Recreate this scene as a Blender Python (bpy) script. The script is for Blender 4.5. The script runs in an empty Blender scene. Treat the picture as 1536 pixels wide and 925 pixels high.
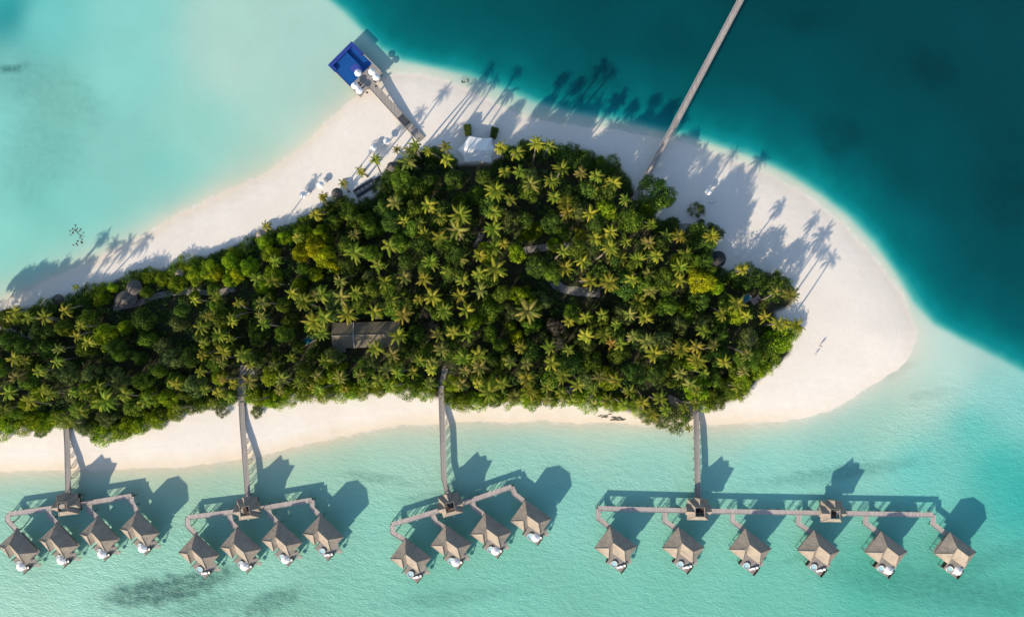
import bpy, math, random
import numpy as np
from mathutils import Vector, Matrix, Euler

random.seed(7); np.random.seed(7)
R = math.radians
scene = bpy.context.scene
COL = scene.collection
H = 225.0            # camera height over the water (m)
S = 0.22             # metres per photo pixel at water level
SUN_EL, SUN_AZ = 25.5, 217.5

def P(px, py, z=0.0):
    k = S * (H - z) / H
    return Vector(((px - 768.0) * k, -(py - 462.5) * k, z))

# ------------------------------------------------------------------ scene, camera, light
cam_d = bpy.data.cameras.new('camera'); cam = bpy.data.objects.new('camera', cam_d); COL.objects.link(cam)
cam.location = (0, 0, H); cam.rotation_euler = (0, 0, 0)
cam_d.sensor_width = 36.0; cam_d.lens = 36.0 * H / (1536 * S)
cam_d.clip_start = 0.5; cam_d.clip_end = 30000
scene.camera = cam
w = bpy.data.worlds.new('World'); scene.world = w; w.use_nodes = True
nt = w.node_tree; bg = nt.nodes['Background']
sky = nt.nodes.new('ShaderNodeTexSky'); sky.sky_type = 'NISHITA'; sky.sun_disc = False
sky.sun_elevation = R(SUN_EL); sky.sun_rotation = R(SUN_AZ); sky.altitude = 10
sky.air_density = 1.0; sky.dust_density = 0.6; sky.ozone_density = 1.0
nt.links.new(sky.outputs[0], bg.inputs[0]); bg.inputs[1].default_value = 0.106
sd = bpy.data.lights.new('sun', 'SUN'); so = bpy.data.objects.new('sun', sd); COL.objects.link(so)
sd.energy = 3.4; sd.angle = R(0.9); sd.color = (1.0, 0.87, 0.69)
to_sun = Vector((math.sin(R(SUN_AZ)) * math.cos(R(SUN_EL)), math.cos(R(SUN_AZ)) * math.cos(R(SUN_EL)), math.sin(R(SUN_EL))))
so.rotation_euler = to_sun.to_track_quat('Z', 'Y').to_euler(); so.location = to_sun * 400
scene.view_settings.view_transform = 'Standard'; scene.view_settings.look = 'None'
scene.view_settings.exposure = 0.95; scene.view_settings.gamma = 1.0
scene.render.engine = 'CYCLES'
scene.cycles.max_bounces = 6; scene.cycles.transparent_max_bounces = 12

# ------------------------------------------------------------------ materials
def lin(c):
    return tuple(((v / 255.0) / 12.92 if v / 255.0 <= 0.04045 else ((v / 255.0 + 0.055) / 1.055) ** 2.4) for v in c)

class NT:
    def __init__(self, name):
        self.m = bpy.data.materials.new(name); self.m.use_nodes = True
        self.t = self.m.node_tree; self.t.nodes.clear()
        self.out = self.n('ShaderNodeOutputMaterial')
    def n(self, typ, **kw):
        nd = self.t.nodes.new(typ)
        for k, v in kw.items(): setattr(nd, k, v)
        return nd
    def l(self, a, b): self.t.links.new(a, b)
    def noise(self, scale, detail=4, rough=0.6, vec=None, dim=None):
        nd = self.n('ShaderNodeTexNoise'); nd.inputs['Scale'].default_value = scale
        nd.inputs['Detail'].default_value = detail; nd.inputs['Roughness'].default_value = rough
        if vec is not None: self.l(vec, nd.inputs['Vector'])
        return nd
    def ramp(self, fac, stops, interp='LINEAR'):
        nd = self.n('ShaderNodeValToRGB'); cr = nd.color_ramp; cr.interpolation = interp
        while len(cr.elements) < len(stops): cr.elements.new(0.5)
        for e, (p, c) in zip(cr.elements, stops):
            e.position = p; e.color = (c[0], c[1], c[2], 1) if hasattr(c, '__len__') else (c, c, c, 1)
        self.l(fac, nd.inputs[0]); return nd
    def mixc(self, fac, a, b, mode='MIX'):
        nd = self.n('ShaderNodeMix', data_type='RGBA', blend_type=mode)
        for i, v in ((0, fac), (6, a), (7, b)):
            if hasattr(v, 'is_output'): self.l(v, nd.inputs[i])
            else: nd.inputs[i].default_value = v if i == 0 else (v[0], v[1], v[2], 1)
        return nd.outputs[2]
    def math(self, op, a, b=0.0, c=None):
        nd = self.n('ShaderNodeMath', operation=op)
        for i, v in ((0, a), (1, b)) + (((2, c),) if c is not None else ()):
            if hasattr(v, 'is_output'): self.l(v, nd.inputs[i])
            else: nd.inputs[i].default_value = v
        return nd.outputs[0]
    def attr(self, name, typ='GEOMETRY'):
        nd = self.n('ShaderNodeAttribute'); nd.attribute_name = name; nd.attribute_type = typ; return nd
    def bump(self, h, strength=0.3, dist=0.1):
        nd = self.n('ShaderNodeBump'); nd.inputs['Distance'].default_value = dist
        if hasattr(strength, 'is_output'): self.l(strength, nd.inputs['Strength'])
        else: nd.inputs['Strength'].default_value = strength
        self.l(h, nd.inputs['Height']); return nd.outputs[0]
    def pbsdf(self, col=None, rough=0.8, spec=0.3, normal=None):
        b = self.n('ShaderNodeBsdfPrincipled'); b.inputs['Roughness'].default_value = rough
        b.inputs['Specular IOR Level'].default_value = spec
        if col is not None:
            if hasattr(col, 'is_output'): self.l(col, b.inputs['Base Color'])
            else: b.inputs['Base Color'].default_value = (*col, 1)
        if normal is not None: self.l(normal, b.inputs['Normal'])
        return b
    def done(self, sh): self.l(sh, self.out.inputs[0]); return self.m
    def pos(self): return self.n('ShaderNodeNewGeometry').outputs['Position']
    def objc(self): return self.n('ShaderNodeTexCoord').outputs['Object']

def simple(name, col, rough=0.8, var=0.25, scale=3.0, bump=0.2, spec=0.3, metallic=0.0):
    t = NT(name); v = t.objc(); nz = t.noise(scale, 5, 0.65, v)
    c2 = tuple(x * (1 - var) for x in col); c1 = tuple(min(1, x * (1 + var)) for x in col)
    r = t.ramp(nz.outputs[0], [(0.3, c2), (0.7, c1)])
    nb = t.bump(nz.outputs[0], bump, 0.05) if bump else None
    b = t.pbsdf(r.outputs[0], rough, spec, nb); b.inputs['Metallic'].default_value = metallic
    return t.done(b.outputs[0])

def thatch(name, c_lo, c_hi):
    t = NT(name); v0 = t.objc(); oi = t.n('ShaderNodeObjectInfo')
    ad = t.n('ShaderNodeVectorMath', operation='ADD'); t.l(v0, ad.inputs[0]); t.l(t.math('MULTIPLY', oi.outputs['Random'], 60.0), ad.inputs[1]); v = ad.outputs[0]
    mp = t.n('ShaderNodeMapping'); t.l(v, mp.inputs[0]); mp.inputs['Scale'].default_value = (1, 1, 0.35)
    n1 = t.noise(7, 4, 0.7, mp.outputs[0]); n2 = t.noise(0.55, 5, 0.65, v)
    f = t.math('ADD', t.math('MULTIPLY', n1.outputs[0], 0.40), t.math('MULTIPLY', n2.outputs[0], 0.60))
    r = t.ramp(f, [(0.36, c_lo), (0.66, c_hi)])
    c = t.mixc(t.math('MULTIPLY', oi.outputs['Random'], 0.45), r.outputs[0], tuple(0.62*a+0.38*b for a, b in zip(c_lo, c_hi)))
    return t.done(t.pbsdf(c, 0.95, 0.05, t.bump(n1.outputs[0], 0.35, 0.06)).outputs[0])

def planks(name, c_lo, c_hi, per_m=7.0, axis=0):
    t = NT(name); v = t.objc(); sep = t.n('ShaderNodeSeparateXYZ'); t.l(v, sep.inputs[0])
    fl = t.math('FLOOR', t.math('MULTIPLY', sep.outputs[axis], per_m))
    wn = t.n('ShaderNodeTexWhiteNoise', noise_dimensions='1D'); t.l(fl, wn.inputs['W'])
    nz = t.noise(1.2, 5, 0.6, v)
    f = t.math('ADD', t.math('MULTIPLY', wn.outputs[0], 0.5), t.math('MULTIPLY', nz.outputs[0], 0.5))
    r = t.ramp(f, [(0.2, c_lo), (0.8, c_hi)])
    return t.done(t.pbsdf(r.outputs[0], 0.85, 0.2, t.bump(f, 0.3, 0.03)).outputs[0])

def foliage(name, dark, light, tip=None, trans=0.3):
    t = NT(name); a = t.attr('tone'); oi = t.n('ShaderNodeObjectInfo')
    stops = [(0.0, dark), (0.7, light), (1.0, tip or light)]
    r = t.ramp(a.outputs['Fac'], stops)
    hs = t.n('ShaderNodeHueSaturation')
    t.l(r.outputs[0], hs.inputs['Color'])
    t.l(t.math('MULTIPLY_ADD', oi.outputs['Random'], 0.60, 0.84), hs.inputs['Value'])
    t.l(t.math('MULTIPLY_ADD', oi.outputs['Random'], 0.03, 0.485), hs.inputs['Hue'])
    d = t.pbsdf(hs.outputs[0], 0.6, 0.10); tr = t.n('ShaderNodeBsdfTranslucent'); t.l(hs.outputs[0], tr.inputs[0])
    mx = t.n('ShaderNodeMixShader'); mx.inputs[0].default_value = trans
    t.l(d.outputs[0], mx.inputs[1]); t.l(tr.outputs[0], mx.inputs[2])
    return t.done(mx.outputs[0])

M = {}
M['thatch'] = thatch('thatch_roof', (0.215, 0.180, 0.150), (0.42, 0.352, 0.282))
M['thatch_dark'] = thatch('weathered_thatch', (0.06, 0.056, 0.055), (0.17, 0.15, 0.135))
M['roof_shade'] = simple('shaded_thatch', (0.035, 0.036, 0.042), 0.85, 0.35, 2.5, 0.3)  # hut thatch with the deep shade around it put into the colour
M['ridge'] = simple('thatch_ridge', (0.27, 0.225, 0.18), 0.95, 0.3, 6)
M['deck'] = planks('weathered_deck', (0.33, 0.28, 0.255), (0.50, 0.44, 0.41), 6)
M['deck_grey'] = planks('grey_deck', (0.22, 0.20, 0.183), (0.37, 0.337, 0.308), 6)
M['bridge_deck'] = planks('bridge_deck', (0.31, 0.275, 0.255), (0.45, 0.405, 0.375), 3)
M['wood_dark'] = simple('dark_timber', (0.07, 0.05, 0.038), 0.8, 0.3, 5)
M['post'] = simple('weathered_post', (0.13, 0.105, 0.085), 0.85, 0.3, 4)
M['rail'] = simple('pale_rail', (0.42, 0.40, 0.37), 0.7, 0.15, 4)
M['wall'] = simple('timber_wall', (0.28, 0.20, 0.14), 0.8, 0.25, 3)
M['glass'] = simple('window_glass', (0.03, 0.05, 0.06), 0.08, 0.1, 1, 0, 0.6)
M['white'] = simple('white_canvas', (0.80, 0.79, 0.77), 0.8, 0.04, 1.5, 0.1)
M['tub_water'] = simple('tub_water', (0.42, 0.66, 0.69), 0.1, 0.1, 3, 0.1, 0.5)
M['tub_rim'] = simple('tub_rim', (0.62, 0.58, 0.54), 0.5, 0.1, 3, 0)
M['blue_floor'] = simple('blue_floor', (0.006, 0.075, 0.27), 0.5, 0.12, 0.8, 0.1)
M['blue_rim'] = simple('violet_blue_rim', (0.018, 0.045, 0.24), 0.6, 0.12, 1.0, 0.1)
M['blue_pad'] = simple('violet_pad', (0.040, 0.060, 0.30), 0.7, 0.12, 1.0, 0.1)
M['navy'] = simple('navy_cushion', (0.012, 0.02, 0.045), 0.8, 0.2, 3)
M['dark_cushion'] = simple('dark_cushion', (0.05, 0.055, 0.065), 0.8, 0.2, 3)
M['bark'] = simple('palm_bark', (0.17, 0.145, 0.115), 0.9, 0.3, 6)
M['pool'] = simple('pool_water', (0.015, 0.16, 0.20), 0.06, 0.1, 2, 0.1, 0.5)
M['stone'] = simple('dark_coral_rock', (0.075, 0.075, 0.055), 0.9, 0.4, 2, 0.6)
M['drift'] = simple('driftwood', (0.20, 0.15, 0.09), 0.9, 0.35, 3, 0.5)
M['slate'] = simple('grey_shingle', (0.150, 0.125, 0.085), 0.85, 0.25, 2.5, 0.3)
M['terrace'] = simple('pink_stone', (0.42, 0.30, 0.26), 0.8, 0.2, 2)
# foliage
M['palm_green'] = foliage('palm_green', (0.022, 0.055, 0.006), (0.125, 0.185, 0.014), (0.26, 0.255, 0.030), 0.3)
M['palm_yellow'] = foliage('palm_yellow', (0.034, 0.070, 0.006), (0.185, 0.210, 0.016), (0.36, 0.30, 0.035), 0.3)
M['palm_olive'] = foliage('palm_olive', (0.026, 0.052, 0.010), (0.130, 0.155, 0.022), (0.27, 0.22, 0.055), 0.28)
M['palm_orange'] = foliage('palm_orange', (0.06, 0.070, 0.008), (0.25, 0.20, 0.025), (0.40, 0.26, 0.05), 0.3)
M['dark'] = foliage('leaf_dark', (0.014, 0.036, 0.006), (0.070, 0.125, 0.016), (0.135, 0.185, 0.024), 0.2)
M['mid'] = foliage('leaf_mid', (0.024, 0.058, 0.007), (0.120, 0.190, 0.016), (0.21, 0.255, 0.024), 0.25)
M['lime'] = foliage('leaf_lime', (0.045, 0.092, 0.006), (0.235, 0.335, 0.010), (0.36, 0.39, 0.015), 0.3)
M['yellow'] = foliage('leaf_yellow', (0.13, 0.15, 0.008), (0.37, 0.38, 0.006), (0.52, 0.47, 0.010), 0.3)
M['olive'] = foliage('leaf_olive', (0.035, 0.056, 0.018), (0.13, 0.17, 0.040), (0.21, 0.24, 0.07), 0.2)
M['greybrown'] = foliage('leaf_greybrown', (0.055, 0.05, 0.035), (0.16, 0.14, 0.095), (0.24, 0.205, 0.15), 0.15)
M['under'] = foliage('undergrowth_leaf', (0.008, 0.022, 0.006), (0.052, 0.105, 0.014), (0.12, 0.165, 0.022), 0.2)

# ------------------------------------------------------------------ object helpers
def link(o, parent=None):
    COL.objects.link(o)
    if parent is not None: o.parent = parent
    return o
def tag(o, label=None, cat=None, group=None, kind=None):
    for k, v in (('label', label), ('category', cat), ('group', group), ('kind', kind)):
        if v: o[k] = v
    return o
def empty(name, loc, rz=0.0, label=None, cat=None, group=None):
    o = bpy.data.objects.new(name, None); o.empty_display_size = 0.5
    o.location = loc; o.rotation_euler = (0, 0, rz); link(o); tag(o, label, cat, group); return o

class MB:
    def __init__(self): self.v = []; self.f = []; self.t = []
    def add(self, vs, fs, tone=None):
        b = len(self.v); self.v += [tuple(x) for x in vs]; self.f += [tuple(b + i for i in f) for f in fs]
        if tone is not None: self.t += [tone] * len(fs)
        return self
    def box(self, x0, x1, y0, y1, z0, z1):
        vs = [(x0,y0,z0),(x1,y0,z0),(x1,y1,z0),(x0,y1,z0),(x0,y0,z1),(x1,y0,z1),(x1,y1,z1),(x0,y1,z1)]
        return self.add(vs, [(0,3,2,1),(4,5,6,7),(0,1,5,4),(1,2,6,5),(2,3,7,6),(3,0,4,7)])
    def bar(self, a, b, wd, ht, up=Vector((0,0,1))):
        a = Vector(a); b = Vector(b); d = (b - a)
        if d.length < 1e-6: return self
        d.normalize(); u = up if abs(d.dot(up)) < 0.98 else Vector((1,0,0))
        s = d.cross(u).normalized() * wd / 2; t = s.cross(d).normalized() * ht / 2
        vs = [a-s-t, a+s-t, a+s+t, a-s+t, b-s-t, b+s-t, b+s+t, b-s+t]
        return self.add(vs, [(0,1,2,3),(7,6,5,4),(0,4,5,1),(1,5,6,2),(2,6,7,3),(3,7,4,0)])
    def tube(self, pts, rad, n=7):
        pts = [Vector(p) for p in pts]; rad = rad if hasattr(rad, '__len__') else [rad] * len(pts)
        vs = []; fs = []
        for i, p in enumerate(pts):
            d = (pts[min(i+1, len(pts)-1)] - pts[max(i-1, 0)]).normalized()
            u = Vector((0,0,1)) if abs(d.z) < 0.9 else Vector((1,0,0))
            s = d.cross(u).normalized(); t = s.cross(d)
            for k in range(n):
                a = 2*math.pi*k/n; vs.append(p + (s*math.cos(a) + t*math.sin(a)) * rad[i])
        for i in range(len(pts)-1):
            for k in range(n):
                fs.append((i*n+k, i*n+(k+1) % n, (i+1)*n+(k+1) % n, (i+1)*n+k))
        fs.append(tuple(range(n-1, -1, -1))); fs.append(tuple((len(pts)-1)*n+k for k in range(n)))
        return self.add(vs, fs)
    def lathe(self, prof, n=20, c=(0,0,0)):
        vs = []; fs = []
        for r, z in prof:
            for k in range(n):
                a = 2*math.pi*k/n; vs.append((c[0]+r*math.cos(a), c[1]+r*math.sin(a), c[2]+z))
        for i in range(len(prof)-1):
            for k in range(n): fs.append((i*n+k, i*n+(k+1) % n, (i+1)*n+(k+1) % n, (i+1)*n+k))
        return self.add(vs, fs)
    def mesh(self, name):
        me = bpy.data.meshes.new(name); me.from_pydata(self.v, [], self.f)
        if self.t:
            a = me.attributes.new('tone', 'FLOAT', 'FACE'); a.data.foreach_set('value', self.t)
        me.update(); return me
    def build(self, name, mat, parent=None, smooth=False):
        me = self.mesh(name); me.materials.append(mat)
        if smooth: me.polygons.foreach_set('use_smooth', [True]*len(me.polygons))
        o = bpy.data.objects.new(name, me); return link(o, parent)

def inst(name, me, mat=None, parent=None):
    o = bpy.data.objects.new(name, me); link(o, parent)
    if mat is not None:
        o.material_slots[0].link = 'OBJECT'; o.material_slots[0].material = mat
    return o

# ------------------------------------------------------------------ shore geometry (photo points at ground level)
SHORE = [(-300,700),(-420,640),(-300,560),(-60,480),(0,452),(60,427),(130,396),(200,362),(260,327),(330,291),(400,260),(450,224),(490,185),(520,156),
 (545,138),(572,118),(600,110),(640,114),(680,126),(720,145),(760,165),(800,180),(840,186),(880,191),(930,197),(980,206),(1020,214),
 (1060,226),(1110,244),(1160,266),(1210,294),(1250,324),(1290,364),(1320,398),(1345,432),(1365,467),(1375,500),(1366,533),(1345,555),
 (1310,577),(1270,601),(1240,617),(1200,628),(1150,633),(1080,635),(1000,635),(930,634),(850,632),(780,631),(700,632),(640,635),(580,641),
 (520,651),(470,663),(400,681),(340,692),(270,699),(180,702),(100,704),(0,706),(-60,707)]
DEEP = [(440,-400),(462,-60),(485,0),(512,22),(540,50),(566,78),(600,96),(650,106),(700,118),(750,138),(800,158),(850,172),(900,181),(960,194),(1010,205),
 (1060,218),(1120,238),(1180,265),(1230,297),(1270,328),(1308,368),(1340,412),(1366,456),(1398,490),(1450,519),(1500,544),(1560,578),(1700,640),
 (2400,900),(12000,900),(12000,-9000),(440,-9000)]
FOREST = [(-90,490),(0,468),(40,460),(100,450),(150,427),(190,415),(240,405),(300,385),(350,372),(400,348),(440,337),(478,314),(505,300),(540,305),(566,290),(578,258),
 (600,240),(650,222),(690,246),(745,244),(760,222),(830,218),(870,224),(920,244),(948,275),(960,300),(985,330),(1010,335),(1055,355),(1070,385),(1085,412),
 (1130,405),(1165,415),(1188,435),(1188,460),(1160,468),(1165,490),(1190,500),(1182,530),(1150,556),(1115,595),(1080,608),(1045,612),(1000,632),(970,630),
 (950,616),(900,608),(850,600),(800,602),(770,598),(740,602),(700,610),(672,604),(640,590),(600,584),(540,592),(490,592),(440,596),(400,604),(350,604),(320,606),
 (270,618),(230,632),(150,655),(120,646),(95,636),(60,640),(20,638),(0,646),(-90,680)]

def poly_sd(pts, X, Y):
    """signed distance (photo px), positive inside"""
    n = len(pts); best = np.full(X.shape, 1e18); ins = np.zeros(X.shape, bool)
    for i in range(n):
        x1, y1 = pts[i]; x2, y2 = pts[(i+1) % n]
        dx, dy = x2-x1, y2-y1; L = dx*dx+dy*dy
        t = np.clip(((X-x1)*dx+(Y-y1)*dy)/L, 0, 1)
        best = np.minimum(best, (X-x1-t*dx)**2 + (Y-y1-t*dy)**2)
        c = ((y1 > Y) != (y2 > Y))
        with np.errstate(divide='ignore', invalid='ignore'):
            xi = (x2-x1)*(Y-y1)/(y2-y1+1e-12)+x1
        ins ^= c & (X < xi)
    d = np.sqrt(best); return np.where(ins, d, -d)
def smooth_np(a, b, x):
    t = np.clip((x-a)/(b-a), 0, 1); return t*t*(3-2*t)
def chaikin(pts, it=2, closed=True):
    for _ in range(it):
        out = []; n = len(pts)
        for i in range(n if closed else n-1):
            a = pts[i]; b = pts[(i+1) % n]
            out += [(a[0]*.75+b[0]*.25, a[1]*.75+b[1]*.25), (a[0]*.25+b[0]*.75, a[1]*.25+b[1]*.75)]
        pts = out
    return pts
SHORE_S = chaikin(SHORE, 1); FOREST_S = FOREST

def axis(lo, hi, step, far, grow=1.35):
    core = list(np.arange(lo, hi + step*0.5, step)); a = []; s = step; x = lo
    while x > -far: s *= grow; x -= s; a.append(x)
    b = []; s = step; x = core[-1]
    while x < far: s *= grow; x += s; b.append(x)
    return np.array(a[::-1] + core + b)

def wob(X, Y, sc, seed):
    """cheap smooth 2D noise built from sines, about -1..1"""
    r = np.random.RandomState(seed); out = np.zeros(X.shape)
    for k in range(7):
        th = r.uniform(0, 2*math.pi); f = r.uniform(0.6, 1.9)/sc; ph = r.uniform(0, 6.28)
        out += np.sin((X*math.cos(th)+Y*math.sin(th))*f*6.28+ph)
    return out/3.5

def heights(PX, PY):
    ds = poly_sd(SHORE_S, PX, PY)*S           # metres, + inland
    dd = poly_sd(DEEP, PX, PY)*S              # metres, + in the deep side
    ds = ds + 0.35*wob(PX, PY, 60, 3) + 0.15*wob(PX, PY, 19, 5)
    z = np.where(ds > 0, 1.45*(1-np.exp(-np.maximum(ds,0)/11.0)), -0.042*np.maximum(-ds, 0))
    z = np.where(ds < 0, np.maximum(z, -1.3), z)
    z = z - 16*smooth_np(0.5, 45, dd)
    return z, ds, dd

def grid_mesh(name, xs, ys, zfun):
    X, Y = np.meshgrid(xs, ys); PX = X/S+768; PY = -Y/S+462.5
    nx, ny = len(xs), len(ys)
    z, attrs = zfun(PX, PY)
    co = np.stack([X, Y, z], -1).reshape(-1, 3)
    idx = np.arange(nx*ny).reshape(ny, nx)
    f = np.stack([idx[:-1,:-1], idx[:-1,1:], idx[1:,1:], idx[1:,:-1]], -1).reshape(-1, 4)
    me = bpy.data.meshes.new(name); me.vertices.add(len(co)); me.vertices.foreach_set('co', co.ravel())
    me.loops.add(f.size); me.loops.foreach_set('vertex_index', f.ravel())
    me.polygons.add(len(f)); me.polygons.foreach_set('loop_start', np.arange(0, f.size, 4))
    me.polygons.foreach_set('use_smooth', np.ones(len(f), bool))
    for k, v in attrs.items():
        if v.ndim == 3:
            a = me.attributes.new(k, 'FLOAT_COLOR', 'POINT'); c = np.concatenate([v, np.ones(v.shape[:2]+(1,))], -1)
            a.data.foreach_set('color', c.ravel().astype(np.float32))
        else:
            a = me.attributes.new(k, 'FLOAT', 'POINT'); a.data.foreach_set('value', v.ravel().astype(np.float32))
    me.update(calc_edges=True); me.validate()
    o = bpy.data.objects.new(name, me); return link(o)

xs = axis(-190, 180, 0.8, 9000); ys = axis(-112, 112, 0.8, 9000)

# ---- the island's ground and the sea bed, one sheet
def ground_fun(PX, PY):
    z, ds, dd = heights(PX, PY)
    fo = poly_sd(FOREST_S, PX, PY)*S + 0.6*wob(PX, PY, 40, 9)
    edge_wet = np.clip(0.30+0.75*smooth_np(560, 620, PY)*(1-smooth_np(1130, 1230, PX))+0.45*(1-smooth_np(480, 560, PX)), 0, 1)
    return z, {'damp': edge_wet, 'inland': ds, 'forest': smooth_np(-0.6, 1.2, fo)}
ground = grid_mesh('ground', xs, ys, ground_fun); tag(ground, 'white coral sand island ground and lagoon bed', kind='structure')
t = NT('coral_sand'); p = t.pos()
a_in = t.attr('inland').outputs['Fac']; a_fo = t.attr('forest').outputs['Fac']
n1 = t.noise(0.05, 5, 0.6, p); n2 = t.noise(0.7, 6, 0.7, p); n3 = t.noise(0.16, 3, 0.5, p)
sand = t.ramp(n1.outputs[0], [(0.3, (0.725, 0.660, 0.580)), (0.7, (0.785, 0.725, 0.648))]).outputs[0]
sand = t.mixc(0.14, sand, t.ramp(n2.outputs[0], [(0.35, (0.58, 0.53, 0.48)), (0.65, (0.76, 0.715, 0.665))]).outputs[0])
dn = t.math('ADD', a_in, t.math('MULTIPLY_ADD', n3.outputs[0], 3.0, -1.5))
wet = t.ramp(t.math('DIVIDE', t.math('ADD', dn, 1.0), 8.0), [(0.0, 0.9), (0.22, 1.0), (0.5, 0.45), (0.8, 0.0)]).outputs[0]
sand = t.mixc(t.math('MULTIPLY', t.math('MULTIPLY', wet, 0.68), t.attr('damp').outputs['Fac']), sand, (0.66, 0.55, 0.40))
line = t.ramp(t.math('DIVIDE', dn, 10.0), [(0.60, 0.0), (0.63, 1.0), (0.66, 0.0)]).outputs[0]
sand = t.mixc(t.math('MULTIPLY', t.math('MULTIPLY', line, n2.outputs[0]), 0.16), sand, (0.45, 0.37, 0.27))
n4 = t.noise(0.33, 6, 0.75, p)
trk = t.ramp(n4.outputs[0], [(0.46, 0.0), (0.5, 1.0), (0.54, 0.0)]).outputs[0]
sand = t.mixc(t.math('MULTIPLY', trk, 0.10), sand, (0.50, 0.45, 0.40))
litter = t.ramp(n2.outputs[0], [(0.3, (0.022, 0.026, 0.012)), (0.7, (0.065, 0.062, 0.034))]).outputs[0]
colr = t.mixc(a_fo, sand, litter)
ground.data.materials.append(t.done(t.pbsdf(colr, 0.95, 0.1, t.bump(t.math('ADD', n2.outputs[0], n3.outputs[0]), 0.16, 0.2)).outputs[0]))

# ---- the sea: one sheet whose body colour follows the water depth and the bed below it
SHALLOW = [(0,0,(60,180,172)),(12,18,(15,135,140)),(60,30,(122,208,196)),(200,20,(140,212,198)),(340,40,(175,215,197)),(430,30,(175,214,197)),(350,100,(180,217,199)),(470,90,(175,214,198)),
 (200,110,(142,214,200)),(90,150,(132,200,182)),(50,220,(128,198,182)),(60,300,(126,204,188)),(0,350,(140,214,196)),(170,250,(140,208,192)),(300,190,(152,212,194)),
 (430,170,(172,212,194)),(250,270,(132,206,190)),(60,390,(135,210,192)),(0,200,(135,212,198)),(20,110,(125,196,184)),(150,330,(130,208,192)),(400,240,(160,208,188)),
 (0,735,(150,206,184)),(60,850,(150,208,184)),(150,790,(150,208,186)),(30,910,(158,212,188)),(250,700,(165,206,176)),(260,850,(140,200,178)),(400,720,(160,208,182)),(420,850,(142,206,184)),
 (540,700,(160,210,184)),(560,800,(140,206,184)),(520,900,(128,196,172)),(640,880,(124,198,174)),(640,670,(168,212,188)),(800,680,(155,212,192)),(760,860,(128,202,178)),(860,760,(138,208,190)),
 (870,890,(126,198,174)),(960,690,(150,212,192)),(1000,880,(124,198,174)),(1130,690,(140,212,194)),(1150,880,(118,198,174)),(1250,680,(128,208,192)),(1250,660,(158,212,190)),(1310,870,(92,186,162)),
 (1380,700,(112,204,188)),(1500,700,(70,188,172)),(1536,740,(62,182,168)),(1440,880,(92,184,162)),(1536,900,(84,178,156)),(1460,640,(100,200,184)),(1330,620,(165,214,192)),(1400,560,(172,216,200)),
 (1480,580,(150,212,200)),(1536,610,(138,208,196)),(1420,520,(188,222,208)),(1390,530,(206,220,200)),(1425,545,(188,220,204)),(1385,570,(192,218,196)),(1350,590,(186,216,192)),(1440,535,(180,216,200)),(900,655,(168,214,192)),(1100,650,(168,212,190)),(300,920,(120,186,164)),(440,920,(120,184,160)),
 (620,105,(165,208,188)),(700,130,(150,205,188)),(830,178,(120,190,180)),(1050,215,(160,205,180)),(1150,252,(165,206,182)),(1280,345,(140,200,185)),(1360,450,(150,205,188))]
KS = (1.25, 1.25, 1.21)      # what a horizontal sunlit white card reads here
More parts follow.
